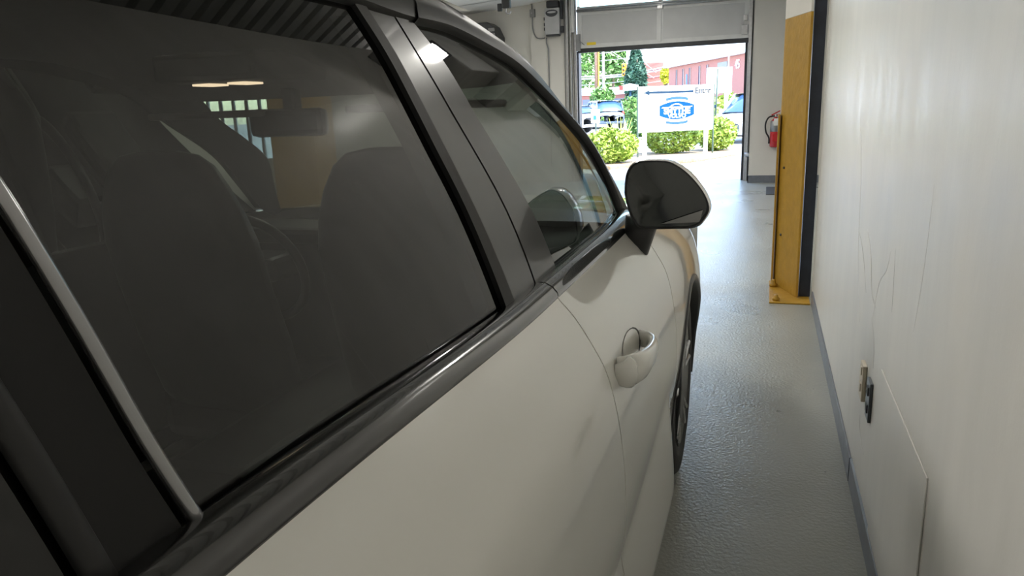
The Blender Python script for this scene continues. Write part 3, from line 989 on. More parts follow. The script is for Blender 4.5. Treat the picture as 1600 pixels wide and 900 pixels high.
    panel('rear_pillar', [(.255, 1.575), (.245, 1.615), (0, 1.60), (-.35, 1.55), (-.62, 1.40), (-.74, 1.18), (-.74, 1.13), (-.2, 1.135), (.33, 1.125), (.33, 1.135),
                          (0, 1.15), (-.2, 1.165), (-.33, 1.19), (-.41, 1.30), (-.37, 1.39), (-.26, 1.47), (-.1, 1.522), (.1, 1.557)], G, 'white_paint', car, .01, .001, side)
    # --- belt trims
    def belt(name, y0, y1, par_, rear=False):
        n = max(4, int((y1 - y0) / .05))
        ysx = [y0 + (y1 - y0) * i / n for i in range(n + 1)]
        sec = [(-.386, -.032), (-.381, -.024), (-.383, -.014), (-.393, -.002), (-.408, .006), (-.424, .007), (-.4325, .004), (-.434, -.012)]
        rows = [[(sx_ + plan(yy) * 1.0 - .10 * max(0, yy - 1.9) ** 2 * k / 7 , yy, zb(yy) + dz) for yy in ysx] for k, (sx_, dz) in enumerate(sec)]
        o = loft(name, rows, 'gloss_black', par_, mirror=XC if side < 0 else None, flip=True)
        return o
    belt('belt_trim', 1.376, 2.42, fd)
    belt('belt_trim', .322, 1.370, rd)
    belt('belt_trim', -.70, .320, car)
    # --- upper frame: window line up to roof edge and A-pillar
    roofc = [(-.640, 1.30, 1.676), (-.640, 1.47, 1.667), (-.630, 1.697, 1.629), (-.612, 1.85, 1.59), (-.598, 1.95, 1.553), (-.572, 2.09, 1.457), (-.55, 2.24, 1.385), (-.53, 2.38, 1.302), (-.48, 2.47, 1.18), (-.44, 2.55, 1.075)]
    A = resample([(G(y, z), y, z) for y, z in ft], 40)
    B = resample(cr(roofc, 6), 40)
    r0 = [(p[0] - .012, p[1] - .0, p[2] - .004) for p in A]
    r1 = [(p[0] + .004, p[1], p[2]) for p in A]
    r2 = [(p[0] + .010, p[1] + .006, p[2] + .010) for p in A]
    mid = [tuple(a * .55 + b * .45 + k for a, b, k in zip(p, q, (.012, .008, .006))) for p, q in zip(A, B)]
    r4 = [(q[0], q[1], q[2]) for q in B]
    r5 = [(q[0] - .03, q[1] + .005, q[2] - .006) for q in B]
    loft('front_pillar', [r0, r1, r2], 'rubber', fd, mirror=XC if side < 0 else None)
    loft('front_pillar', [r2, mid, r4, r5], 'pillar_gloss', car, mirror=XC if side < 0 else None)
    ia = [(p[0] - .022, p[1] - .01, p[2] - .012) for p in A]
    ib = [(q[0] - .030, q[1] - .03, q[2] - .018) for q in B]
    ic = [(q[0] - .045, q[1] + .0, q[2] - .006) for q in B]
    loft('inner_pillar', [ia, ib, ic], 'cabin_trim', car, mirror=XC if side < 0 else None, flip=True)
    ysr = [1.262 - .058 * i for i in range(33)]
    def re_(y):
        return 1.676 - .12 * max(0, .35 - y) ** 1.7
    TA = [(G(y, top_rear(y)), y, top_rear(y) - .010 * sm(1.0, 1.25, y)) for y in ysr]
    TB = [(-.640 + plan(y + .05) * .6, y + .05, re_(y + .05)) for y in ysr]
    T0 = [(p[0] - .012, p[1], p[2] - .004) for p in TA]
    T1 = [(p[0] + .004, p[1], p[2]) for p in TA]
    T2 = [(p[0] + .010, p[1] + .006, p[2] + .010) for p in TA]
    Tm = [tuple(a_ * .55 + b_ * .45 + k for a_, b_, k in zip(p, q, (.012, .008, .006))) for p, q in zip(TA, TB)]
    loft('roof_frame', [T0, T1, T2], 'rubber', rd, mirror=XC if side < 0 else None, flip=True)
    loft('roof_frame', [T2, Tm, TB], 'pillar_gloss', car, mirror=XC if side < 0 else None, flip=True)
    rail = cr([(-.665, 1.42, 1.672), (-.668, 1.30, 1.688), (-.67, .9, 1.70), (-.675, .3, 1.695), (-.70, -.3, 1.648), (-.715, -.5, 1.61)], 6)
    tube('roof_rail', [((p[0] - XC) * sx + XC, p[1], p[2]) for p in rail], .014, 'gloss_black', car, 8, ry=.012)
    # --- inner shells so that nothing is hollow
    panel('door_card', [(.45, .35), (.5, 1.10), (2.24, 1.085), (2.24, .35)], lambda y, z: S(y, min(z, 1.02)) - .07, 'cabin_trim', car, .02, 0, side, .1, .1)
    panel('body_shell', [(.60, .25), (.46, .8), (.43, 1.07), (2.27, 1.06), (2.27, .25)], lambda y, z: S(y, z) - .02, 'rubber', car, .01, 0, side, .1, .04)
    panel('inner_pillar', strip([(1.19, 1.08), (1.12, 1.40), (1.07, 1.60)], [(1.50, 1.08), (1.36, 1.40), (1.27, 1.60)]), lambda y, z: G(y, z) - .03, 'cabin_trim', car, .03, 0, side, .1, .1)
    panel('inner_pillar', strip([(.0, 1.12), (-.05, 1.57)], [(.42, 1.12), (.33, 1.60)]), lambda y, z: G(y, z) - .03, 'cabin_trim', car, .03, 0, side, .1, .1)
    # --- handle
    hy, hz = 1.445, 0.905
    def hs(y, z, o):
        return ((S(y, z) + o - XC) * sx + XC, y, z)
    cup = []
    for k, rr in enumerate((1.0, .8, .5, .2)):
        cup.append([hs(1.60 + .105 * rr * math.cos(a), .905 + .036 * rr * math.sin(a), .0015 - .004 * k) for a in [2 * PI * i / 20 for i in range(21)]])
    for par_, y0 in ((fd, 0.0), (rd, -1.12)):
        if y0 == 0.0:
            cupo = loft('handle_recess', cup, 'satin_black', fd, flip=side < 0)
        zz = hz if y0 == 0 else hz + .02
        path = [(1.440, -.004), (1.452, .022), (1.49, .038), (1.55, .044), (1.62, .042), (1.67, .034), (1.70, .018), (1.712, -.004)]
        pts = [hs(a + y0, zz - .05 * (a - 1.44) + .0, b) for a, b in cr(path, 5)]
        n_ = len(pts)
        ra = [.013 + .006 * math.exp(-((i / n_ - .18) / .22) ** 2) for i in range(n_)]
        rb = [.021 + .014 * math.exp(-((i / n_ - .2) / .28) ** 2) for i in range(n_)]
        hd = tube('door_handle', pts, ra, 'white_paint', par_, 14, ry=rb)
        capo = tube('handle_cap', [hs(1.418 + y0, zz, -.004), hs(1.424 + y0, zz, .018), hs(1.434 + y0, zz, .024), hs(1.444 + y0, zz, .022)],
                    [.010, .016, .018, .018], 'white_paint', hd, 14, ry=[.022, .03, .034, .034])

# ------------------------------------------------------------------ roof, windshield, bonnet, front, rear
def re2(y):
    return 1.676 - .12 * max(0, .35 - y) ** 1.7 - (.0 if y < 1.3 else .05 * (y - 1.3) ** 1.2)


rows = []
for i in range(28):
    y = 1.62 - .078 * i
    ex = -.640 + plan(y) * .6
    w = XC - ex
    rows.append([(XC - w * u, y + .06 * (1 - u * u) * (1 if i == 0 else 0), re2(y) + .032 * (1 - u * u) ) for u in [-1 + 2 * j / 16 for j in range(17)]])
loft('roof', rows, 'white_paint', car)
rows = []
BB = resample(cr(roofc, 6)[9:], 24)
for p in BB:
    w = p[0] - .03 - XC
    rows.append([(XC + w * u, p[1] + .005 + .20 * (1 - u * u) * sm(1.7, 1.08, p[2]) + .05 * (1 - u * u), p[2] - .006 + .03 * (1 - u * u)) for u in [-1 + 2 * j / 20 for j in range(21)]])
loft('windshield', rows, 'glass_windshield', car, flip=True)
rows = []
for i in range(20):
    y = 2.42 + (3.92 - 2.42) * i / 19
    zt = zb(y) - .022 - .10 * sm(3.3, 3.95, y)
    ex = S(min(y, 3.9), zt)
    w = ex - XC - .004
    rows.append([(XC + w * u, y + (.14 * (1 - u * u) if i == 19 else 0) * 1.0 + .10 * (1 - u * u) * sm(3.2, 3.9, y), zt + .035 * (1 - u ** 4) * (1 - .5 * sm(3.4, 3.92, y))) for u in [-1 + 2 * j / 16 for j in range(17)]])
loft('bonnet', rows, 'white_paint', car, flip=True)
rows = []
for i, (z, d) in enumerate(((.80, 0), (.72, .05), (.6, .06), (.48, .06), (.36, .05), (.25, -.02))):
    ex = S(3.9, max(z, .3)) - XC
    rows.append([(XC + ex * u, 3.90 + (.18 + d) * (1 - u * u) + d * .2, z) for u in [-1 + 2 * j / 16 for j in range(17)]])
loft('front_bumper', rows, 'white_paint', car, flip=True)
rows = []
for z, d in ((.74, .03), (.6, .05), (.5, .03)):
    rows.append([(XC + .42 * u, 3.92 + .19 * (1 - (u * .48) ** 2) + d, z) for u in [-1 + 2 * j / 8 for j in range(9)]])
loft('grille', rows, 'satin_black', car, flip=True)
for s in (-1, 1):
    rows = []
    for z in (.80, .74, .68):
        rows.append([(XC + s * (.50 + .36 * u), 3.925 + .19 * (1 - (.55 + .40 * u) ** 2) + .01, z) for u in [j / 6 for j in range(7)]])
    loft('headlamp', rows, 'bright_alloy', car, flip=s > 0)
rows = []
for z, y in ((1.62, -.46), (1.55, -.58), (1.40, -.68), (1.25, -.755), (1.13, -.79)):
    w = -.66 - .05 * (1.62 - z) - XC
    rows.append([(XC + (w + .14 * (1.62 - z)) * u, y - .06 * (1 - u * u), z + (.02 * (1 - u * u) if z > 1.6 else 0)) for u in [-1 + 2 * j / 12 for j in range(13)]])
loft('rear_screen', rows, 'glass_privacy', car)
rows = []
for z, y in ((1.13, -.79), (1.0, -.82), (.85, -.84), (.6, -.85), (.4, -.84), (.28, -.78)):
    w = S(-.78, min(max(z, .3), 1.05)) - XC
    rows.append([(XC + w * u, y - .06 * (1 - u * u) + .06 * u ** 6, z) for u in [-1 + 2 * j / 12 for j in range(13)]])
loft('tailgate', rows, 'white_paint', car)
box('underbody', (XC - .78, XC + .78), (-.70, 3.85), (.20, .26), 'rubber', car)
box('firewall', (XC - .60, XC + .60), (2.55, 2.62), (.26, 1.0), 'rubber', car)
for yc in (YF, YR):
    for s in (-1, 1):
        x0 = XC + s * .918
        # wheel liner
        rows = [[(XC + s * xx, yc + .415 * math.cos(a), WR + .415 * math.sin(a)) for a in [math.radians(-15 + 210 * i / 20) for i in range(21)]] for xx in (.60, .90)]
        loft('wheel_liner', rows, 'rubber', car)
        wh = thing('wheel', 'dark alloy wheel', None, (x0, yc, WR))
        del wh['label']
        wh.parent = car
        wh.matrix_parent_inverse = Matrix.Translation(-wloc(car))
        prof = [(.235, -.10), (.30, -.125), (.345, -.12), (.366, -.10), (.370, -.05), (.370, .05), (.366, .10), (.345, .12), (.30, .125), (.245, .115), (.235, .10), (.225, .05), (.225, -.05), (.235, -.10)]
        xo = x0 - s * .125
        n = 40
        vs_, fs = [], []
        for r, h in prof:
            for j in range(n):
                a = 2 * PI * j / n
                vs_.append((xo + s * h, yc + r * math.cos(a), WR + r * math.sin(a)))
        for i in range(len(prof) - 1):
            for j in range(n):
                f = (i * n + j, i * n + (j + 1) % n, (i + 1) * n + (j + 1) % n, (i + 1) * n + j)
                fs.append(f if s > 0 else f[::-1])
        def sub(o):
            o.parent = wh
            o.matrix_parent_inverse = Matrix.Translation(-Vector((x0, yc, WR)))
            return o
        sub(obj('tyre', vs_, fs, 'tyre_rubber', None, True))
        sub(lathe('rim', [(.06, xo + s * .02), (.20, xo + s * .0), (.228, xo + s * .06), (.242, xo + s * .112), (.250, xo + s * .118)], 'dark_alloy', (0, yc, WR), 'X', None, 40))
        for k in range(5):
            a = 2 * PI * k / 5 + .3
            for da in (-.16, .16):
                p0 = (xo + s * .085, yc + .05 * math.cos(a), WR + .05 * math.sin(a))
                p1 = (xo + s * .112, yc + .235 * math.cos(a + da), WR + .235 * math.sin(a + da))
                sub(tube('spoke', [p0, tuple((u + v) / 2 + (s * .006 if i == 0 else 0) for i, (u, v) in enumerate(zip(p0, p1))), p1], .016, 'bright_alloy', None, 8, ry=.012))
        sub(lathe('hub_cap', [(.001, xo + s * .06), (.05, xo + s * .07), (.05, xo + s * .10), (.03, xo + s * .105)], 'satin_black', (0, yc, WR), 'X', None, 16))
        sub(lathe('brake_disc', [(.04, xo - s * .02), (.17, xo - s * .02), (.17, xo), (.04, xo)], 'galvanised', (0, yc, WR), 'X', None, 24))

# ------------------------------------------------------------------ door mirrors
MO = [(-.375, 1.20), (-.372, 1.245), (-.358, 1.276), (-.330, 1.289), (-.264, 1.288), (-.232, 1.275), (-.200, 1.250), (-.170, 1.215), (-.150, 1.180), (-.144, 1.150), (-.158, 1.122),
      (-.182, 1.101), (-.24, 1.098), (-.318, 1.098), (-.342, 1.108), (-.358, 1.135), (-.368, 1.165)]
mo = cr(MO + [MO[0]], 3)[:-1]
mcx, mcz = -.265, 1.195
for s in (1, -1):
    def mm(x, y, z):
        return ((x - XC) * s + XC, y, z)
    mr_ = thing('door_mirror', 'x', None, mm(-.30, 2.15, 1.0))
    del mr_['label']
    mr_.parent = car
    mr_.matrix_parent_inverse = Matrix.Translation(-wloc(car))
    def msub(o):
        o.parent = mr_
        o.matrix_parent_inverse = Matrix.Translation(-Vector(mm(-.30, 2.15, 1.0)))
        return o
    def ring(k, y, dz=0):
        return [mm(mcx + (x - mcx) * k, y + .12 * (x - mcx), mcz + (z - mcz) * k + dz) for x, z in mo + [mo[0]]]
    msub(loft('housing', [ring(1.01, 2.095), ring(1.035, 2.11), ring(1.035, 2.14), ring(.98, 2.19), ring(.82, 2.235), ring(.5, 2.262), ring(.05, 2.27)], 'white_paint', None, flip=s < 0))
    msub(loft('bezel', [ring(1.01, 2.095), ring(.985, 2.092), ring(.965, 2.096), ring(.955, 2.106)], 'satin_black', None, flip=s > 0))
    gl_ = [mm(mcx + (x - mcx) * .958, 2.104 + .12 * (x - mcx), mcz + (z - mcz) * .958) for x, z in mo]
    cn = len(gl_)
    gv = gl_ + [mm(mcx, 2.101, mcz)]
    msub(obj('mirror_face', gv, [((i + 1) % cn, i, cn) if s > 0 else (i, (i + 1) % cn, cn) for i in range(cn)], 'mirror_glass', None))
    # pale plate imitating the bright reflection low in the mirror face
    msub(obj('reflection_sliver', [mm(-.275, 2.0955, 1.1115), mm(-.168, 2.1085, 1.116), mm(-.160, 2.109, 1.150), mm(-.182, 2.107, 1.143)], [(0, 1, 2, 3)], 'trim_strip', None))
    st = [mm(-.335, 2.145, 1.118), mm(-.345, 2.15, 1.075), mm(-.36, 2.155, 1.03), mm(-.375, 2.16, 1.005)]
    msub(tube('stem', st, [.045, .040, .038, .036], 'satin_black', None, 12, ry=[.05, .045, .045, .045]))

# ------------------------------------------------------------------ cabin
def hl(y):
    return 1.600 - .10 * max(0, .2 - y) ** 1.5 - .34 * max(0, y - 1.42) ** 1.5


rows = []
for i in range(26):
    y = 1.86 - .095 * i
    rows.append([(XC + (.565 + .013) * u, y, hl(y) + .012 * abs(u) ** 6) for u in [-1 + 2 * j / 12 for j in range(13)]])
loft('headliner', rows, 'headliner_cloth', car, flip=True)
for s in (-1, 1):
    box('sun_visor', (XC + s * .33 - .2, XC + s * .33 + .2), (1.74, 1.90), (1.452, 1.472), 'headliner_cloth', car, .008)
oc = box('overhead_console', (XC - .14, XC + .14), (1.38, 1.66), (1.533, 1.595), 'cabin_trim', car, .012)
for s in (-1, 1):
    box('dome_light', (XC - .03 + s * .05 - .024, XC - .03 + s * .05 + .024), (1.46, 1.53), (1.527, 1.532), 'dome_lens', oc, .001)
im = box('rear_view_mirror', (XC - .19, XC + .05), (1.755, 1.795), (1.395, 1.470), 'satin_black', car, .018)
box('mirror_stalk', (XC - .09, XC - .05), (1.78, 1.82), (1.46, 1.53), 'satin_black', im, .008)
# dashboard
rows = []
for (y, z) in ((2.12, .62), (2.06, .80), (2.08, .95), (2.14, 1.02), (2.25, 1.055), (2.45, 1.05), (2.70, 1.02)):
    rows.append([(XC + .70 * u, y - .03 * u * u, z + .02 * math.cos(u * 5)) for u in [-1 + 2 * j / 20 for j in range(21)]])
loft('dashboard', rows, 'cabin_trim', car, flip=True)
box('instrument_hood', (XC - .54, XC - .2), (2.06, 2.28), (1.03, 1.085), 'cabin_trim', car, .02)
sw = tube('steering_wheel', [(XC - .37 + .185 * math.cos(a), 1.93 - .05 * math.sin(a), .97 + .175 * math.sin(a)) for a in [2 * PI * i / 28 for i in range(28)]], .015, 'satin_black', car, 8, closed=True)
box('wheel_hub', (XC - .45, XC - .29), (1.92, 2.08), (.93, 1.01), 'satin_black', sw, .02)
box('cabin_floor', (XC - .72, XC + .72), (-.6, 2.5), (.27, .32), 'cabin_trim', car)
box('centre_console', (XC - .12, XC + .12), (1.2, 2.1), (.32, .68), 'cabin_trim', car, .03)


def seat(cx, cy, name, wb=.255, wt=.20):
    st = bpy.data.objects.new(name, None)
    C.objects.link(st)
    st.location = (cx, cy, .32)
    st.parent = car
    st.matrix_parent_inverse = Matrix.Translation(-wloc(car))
    def ss(o):
        o.parent = st
        o.matrix_parent_inverse = Matrix.Translation(-Vector((cx, cy, .32)))
        return o
    # backrest: rounded sections leaning back
    rows = []
    for z, yo, w, th in ((.56, .12, .23, .06), (.62, .10, .25, .075), (.80, .05, wb, .08), (.98, 0, wb - .005, .075), (1.12, -.03, .248, .07), (1.20, -.045, .232, .06), (1.27, -.055, .205, .05), (1.33, -.06, .17, .04), (1.36, -.065, .13, .03), (1.372, -.066, .07, .015)):
        r = []
        for i in range(25):
            a = 2 * PI * i / 24
            ca, sa = math.cos(a), math.sin(a)
            r.append((cx + w * math.copysign(abs(ca) ** .5, ca), cy + yo + th * math.copysign(abs(sa) ** .7, sa), z))
        rows.append(r)
    ss(loft('backrest', rows, 'seat_leather', None, flip=False))
    rows = []
    for z, w, th, yo in ((1.175, .05, .02, .0), (1.19, .11, .045, .0), (1.25, .125, .055, -.005), (1.31, .115, .052, -.02), (1.345, .09, .04, -.04), (1.36, .05, .02, -.05)):
        r = []
        for i in range(21):
            a = 2 * PI * i / 20
            ca, sa = math.cos(a), math.sin(a)
            r.append((cx + w * math.copysign(abs(ca) ** .6, ca), cy + yo + th * math.copysign(abs(sa) ** .8, sa), z))
        rows.append(r)
    ss(loft('headrest', rows, 'seat_leather', None))
    ss(box('cushion', (cx - .26, cx + .26), (cy + .05, cy + .56), (.45, .62), 'seat_leather', None, .05))
    ss(box('seat_base', (cx - .22, cx + .22), (cy + .08, cy + .5), (.32, .45), 'cabin_trim', None, .01))
    return st


seat(XC - .37, 1.66, 'front_seat')
seat(XC + .37, 1.62, 'front_seat')
rs = thing('rear_bench', 'x', None, (XC, .2, .32))
del rs['label']
rs.parent = car
rs.matrix_parent_inverse = Matrix.Translation(-wloc(car))
for nm, bx_ in (('cushion', ((XC - .64, XC + .64), (.15, .68), (.42, .62))), ('backrest', ((XC - .62, XC + .62), (-.02, .14), (.56, 1.14)))):
    o = box(nm, *bx_, 'seat_leather', None, .05)
    o.parent = rs
    o.matrix_parent_inverse = Matrix.Translation(-Vector((XC, .2, .32)))

# =================================================================== OUTDOORS
gd = obj('ground', [(-120, 14.15, -.02), (90, 14.15, -.02), (90, 260, -.02), (-120, 260, -.02)], [(0, 1, 2, 3)], 'asphalt')
tag(gd, 'pale sunlit asphalt of the street and car park outside the bay', 'ground', kind='structure')
ap = box('pavement', (-14, 6), (14.15, 17.2), (-.10, 0.0), 'concrete')
tag(ap, 'bright concrete apron in front of the bay door', 'pavement', kind='structure')
bed = prism('planting_bed', [(-4.3, 16.9), (-3.3, 16.5), (-1.6, 18.6), (-0.75, 20.6), (-1.0, 22.4), (-2.4, 22.6), (-4.2, 20.4), (-4.9, 18.4)], 'Z', -.02, .09, 'mulch', None, .03)
tag(bed, 'raised mulch bed below the hedge and the dealership sign', 'planting bed', kind='structure')


def leaves(name, centre, rad, n, size, m, parent, shell=.55, flat=.0, cone=False):
    rnd = random.Random(int(abs(centre[0]) * 1000) + n * 7 + int(centre[1] * 10))
    vs_, fs = [], []
    for i in range(n):
        while True:
            d = Vector((rnd.uniform(-1, 1), rnd.uniform(-1, 1), rnd.uniform(-1, 1)))
            if .05 < d.length <= 1:
                break
        d = d.normalized() * (shell + (1 - shell) * rnd.random() ** .6)
        bump = 1 + .13 * math.sin(5 * d.x + 3 * d.z) * math.cos(4 * d.y + 2 * d.x)
        if cone:
            k = (1 - d.z) / 2
            p = Vector((centre[0] + rad[0] * d.x * (k * 1.2 + .05), centre[1] + rad[1] * d.y * (k * 1.2 + .05), centre[2] + rad[2] * d.z))
        else:
            p = Vector((centre[0] + rad[0] * d.x * bump, centre[1] + rad[1] * d.y * bump, centre[2] + rad[2] * d.z * bump))
        a = Vector((rnd.uniform(-1, 1), rnd.uniform(-1, 1), rnd.uniform(-.6, .9))).normalized()
        b = a.cross(Vector((rnd.uniform(-1, 1), rnd.uniform(-1, 1), rnd.uniform(-1, 1)))).normalized()
        s = size * rnd.uniform(.6, 1.3)
        k = len(vs_)
        vs_ += [p - a * s, p + b * s * .45, p + a * s, p - b * s * .45]
        fs.append((k, k + 1, k + 2, k + 3))
    o = obj(name, vs_, fs, m, parent)
    o['kind'] = 'stuff'
    return o


def stems(parent, base, top, n, spread, r=.015, m='bark'):
    for i in range(n):
        a = 2 * PI * i / n
        tube('stem', [(base[0], base[1], base[2]), (base[0] + spread * .5 * math.cos(a), base[1] + spread * .5 * math.sin(a), (base[2] + top) / 2),
                      (base[0] + spread * math.cos(a), base[1] + spread * math.sin(a), top)], [r, r * .7, r * .35], m, parent, 6)


for (x, y, rx, ry, rz, lab) in ((-3.45, 17.35, .60, .52, .41, 'round sunlit yellow-green bush left of the white posts of the entry sign'),
                                (-2.42, 20.35, .76, .50, .46, 'broad sunlit hedge bush below the blue emblem of the entry sign'),
                                (-1.30, 21.2, .52, .52, .47, 'hedge bush at the end of the bed below the word Enter')):
    t = thing('hedge_bush', lab, 'bush', (x, y, .09))
    leaves('foliage', (x, y, .09 + rz * .95), (rx, ry, rz), 4200, .055, 'leaf_yellow', t, .62)
    stems(t, (x, y, .08), .09 + rz, 5, rx * .6)
t = thing('ornamental_grass', 'tuft of upright yellow-green grass blades beside the entry sign', 'grass', (-4.2, 22.5, 0))
for i in range(26):
    a = i * 2.4
    r_ = .06 + .012 * i
    tube('blade', [(-4.2 + .1 * math.cos(a), 22.5 + .1 * math.sin(a), -.02), (-4.2 + r_ * math.cos(a), 22.5 + r_ * math.sin(a), .55),
                   (-4.2 + 1.7 * r_ * math.cos(a), 22.5 + 1.7 * r_ * math.sin(a), .75 + .3 * math.sin(i * 1.7))], [.02, .018, .004], 'leaf_yellow', t, 5)

# ------------------------------------------------------------------ entry sign
SL, SR = Vector((-3.07, 19.0, 0)), Vector((-1.33, 20.2, 0))
SU = (SR - SL).normalized()
SN = SU.cross(Vector((0, 0, 1)))
SW = (SR - SL).length


def SP(s, z, d):
    p = SL + SU * s + SN * d
    return (p.x, p.y, z)


def splate(name, poly, d0, d1, m, parent):
    n = len(poly)
    v = [SP(s, z, d1) for s, z in poly] + [SP(s, z, d0) for s, z in poly]
    f = [tuple(range(n)), tuple(range(2 * n - 1, n - 1, -1))]
    for i in range(n):
        f.append(((i + 1) % n, i, n + i, n + (i + 1) % n))
    return obj(name, v, f, m, parent)


sg = thing('entry_sign', 'white entry sign board with left arrow and blue emblem above the hedge', 'sign', (SL + SU * SW / 2))
splate('board', [(0, .70), (SW, .70), (SW, 1.83), (0, 1.83)], -.03, .0, 'sign_white', sg)
for s in (.16, 1.90):
    splate('post', [(s - .045, .09), (s + .045, .09), (s + .045, .71), (s - .045, .71)], -.02, .05, 'sign_white', sg)
for s in (-.015, SW + .015):
    splate('edge_post', [(s - .015, .05), (s + .015, .05), (s + .015, 1.83), (s - .015, 1.83)], -.035, .005, 'sign_post_dark', sg)
splate('arrow', [(.13, 1.675), (.32, 1.745), (.29, 1.703), (1.53, 1.703), (1.53, 1.647), (.29, 1.647), (.32, 1.605)], .001, .005, 'sign_ink', sg)
text('sign_text', 'Enter', .21, SP(1.80, 1.685, .001), SU, (0, 0, 1), 'sign_grey', sg, .006, 1.0, .006)
ec, ez = 1.07, 1.22


def band(z0, z1, w, bow):
    n = 10
    up = [(ec - w + 2 * w * i / n, z1 + bow * (1 - (2 * i / n - 1) ** 2)) for i in range(n + 1)]
    lo = [(ec - w + 2 * w * i / n, z0 + bow * (1 - (2 * i / n - 1) ** 2)) for i in range(n + 1)]
    return lo + up[::-1]


splate('emblem_band', band(ez + .235, ez + .305, .31, .035), .001, .004, 'sign_pale', sg)
splate('emblem_band', band(ez - .32, ez - .255, .31, -.035), .001, .004, 'sign_pale', sg)
hexa = band(-.0, 0, .49, 0)
n = 14
bar = [(ec - .49 + .98 * i / n, ez + .12 + .105 * (1 - (2 * i / n - 1) ** 2)) for i in range(n + 1)]
bar = [(ec - .49 + .98 * i / n, ez - .12 - .105 * (1 - (2 * i / n - 1) ** 2)) for i in range(n + 1)] + bar[::-1]
splate('emblem', bar, .001, .006, 'sign_blue', sg)
arcp = [(ec - .22 + .40 * i / 10, ez + .085 + .085 * math.sin(PI * i / 10) ** .8) for i in range(11)]
arcq = [(ec - .19 + .34 * i / 10, ez + .085 + .06 * math.sin(PI * i / 10) ** .8) for i in range(11)]
splate('emblem_car_line', arcp + arcq[::-1], .006, .009, 'sign_white', sg)
splate('emblem_car_line', [(ec - .44, ez + .06), (ec + .42, ez + .075), (ec + .44, ez + .095), (ec + .15, ez + .09), (ec - .40, ez + .085)], .006, .009, 'sign_white', sg)
text('sign_text', 'SMYTHE', .205, SP(ec, ez - .025, .0065), SU, (0, 0, 1), 'sign_white', sg, .004, 1.0, .006)
text('sign_text', 'VOLVO', .135, SP(ec, ez - .145, .0065), SU, (0, 0, 1), 'sign_white', sg, .004, 1.12, .004)
dp = thing('signpost', 'slim dark post rising behind the end of the entry sign', 'post', (-1.38, 21.9, .05))
tube('post', [(-1.40, 21.9, .05), (-1.37, 21.9, 1.3), (-1.34, 21.9, 2.27)], .025, 'sign_post_dark', dp, 8)
box('clamp', (-1.44, -1.36), (21.85, 21.93), (1.22, 1.30), 'sign_ink', dp, .01)
hc = thing('parking_sign', 'small white parking sign with blue square on a thin post', 'sign', (-4.83, 22, 0))
tube('post', [(-4.83, 22.02, -.02), (-4.83, 22.02, 1.25)], .022, 'sign_post_dark', hc, 8)
box('sign_plate', (-4.96, -4.70), (21.97, 21.995), (.90, 1.30), 'sign_white', hc, .004)
box('mark', (-4.89, -4.80), (21.962, 21.969), (1.0, 1.12), 'blue_mark', hc)

# ------------------------------------------------------------------ parked cars
def parked_car(name, loc, ang, paint, label, L=4.6, W=1.85, Hh=1.68):
    t = thing(name, label, 'car', loc)
    ca, sa = math.cos(ang), math.sin(ang)
    def T(x, y, z):         # y forward
        return (loc[0] + x * ca - y * sa, loc[1] + x * sa + y * ca, loc[2] + z)
    def lo(nm, secs, m):
        rows = []
        for y, zl, zh, w, wt in secs:
            r = []
            for i in range(17):
                a = PI * i / 16
                u = math.cos(a)
                k = math.sin(a) ** .35
                r.append(T((w if math.sin(a) < .7 else w * .98 + (wt - w) * .6) * math.copysign(abs(u) ** .45, u), y, zl + (zh - zl) * k))
            r.append(r[0])
            rows.append(r)
        o = loft(nm, rows, m, t)
        return o
    h = L / 2
    wb2 = W / 2
    lo('body', [(-h, .45, .80, wb2 * .8, .7), (-h + .05, .32, .98, wb2 * .93, .8), (-h + .5, .28, 1.02, wb2, .85), (0, .26, 1.0, wb2, .85), (h - 1.3, .27, 1.0, wb2, .85),
                (h - .6, .28, .95, wb2 * .98, .8), (h - .12, .30, .86, wb2 * .9, .75), (h, .40, .72, wb2 * .75, .6)], paint)
    lo('greenhouse', [(-h + .12, .95, 1.05, wb2 * .86, .6), (-h + .45, .95, Hh - .08, wb2 * .84, .6), (-.3, .95, Hh - .01, wb2 * .84, .62), (.35, .95, Hh - .06, wb2 * .84, .6), (h - 1.25, .95, 1.02, wb2 * .84, .6)], 'car_glass')
    lo('roof', [(-h + .40, Hh - .14, Hh - .05, wb2 * .78, .6), (-.3, Hh - .10, Hh + .02, wb2 * .80, .6), (.40, Hh - .14, Hh - .04, wb2 * .78, .6)], paint)
    for sx_ in (-1, 1):
        for (y0, z0, y1, z1) in ((-h + .15, 1.0, -h + .45, Hh - .1), (-.25, 1.0, -.25, Hh - .06), (h - 1.3, 1.0, .38, Hh - .1)):
            tube('pillar', [T(sx_ * wb2 * .86, y0, z0), T(sx_ * wb2 * .79, y1, z1)], .05, paint, t, 6)
        for yy in (-h + .85, h - .9):
            c = Vector(T(sx_ * (wb2 - .10), yy, .34))
            d = Vector((ca, sa, 0)) * sx_
            tube('tyre', [c - d * .1, c + d * .12], .34, 'tyre_rubber', t, 20)
            tube('rim', [c + d * .10, c + d * .128], .22, 'bright_alloy', t, 14)
        a0 = T(sx_ * wb2 * .62, h - .10, .74)
        tube('headlamp', [T(sx_ * wb2 * .45, h - .02, .70), T(sx_ * wb2 * .82, h - .16, .76)], .075, 'bright_alloy', t, 10)
        tube('tail_lamp', [T(sx_ * wb2 * .86, -h + .10, .80), T(sx_ * wb2 * .82, -h + .12, 1.0)], .06, 'red_mark', t, 8)
        tube('wing_mirror', [T(sx_ * wb2 * .95, h - 1.5, 1.02), T(sx_ * wb2 * 1.12, h - 1.52, 1.06)], .08, paint, t, 8)
    tube('grille', [T(-wb2 * .5, h - .03, .58), T(wb2 * .5, h - .03, .58)], .10, 'satin_black', t, 8)
    return t


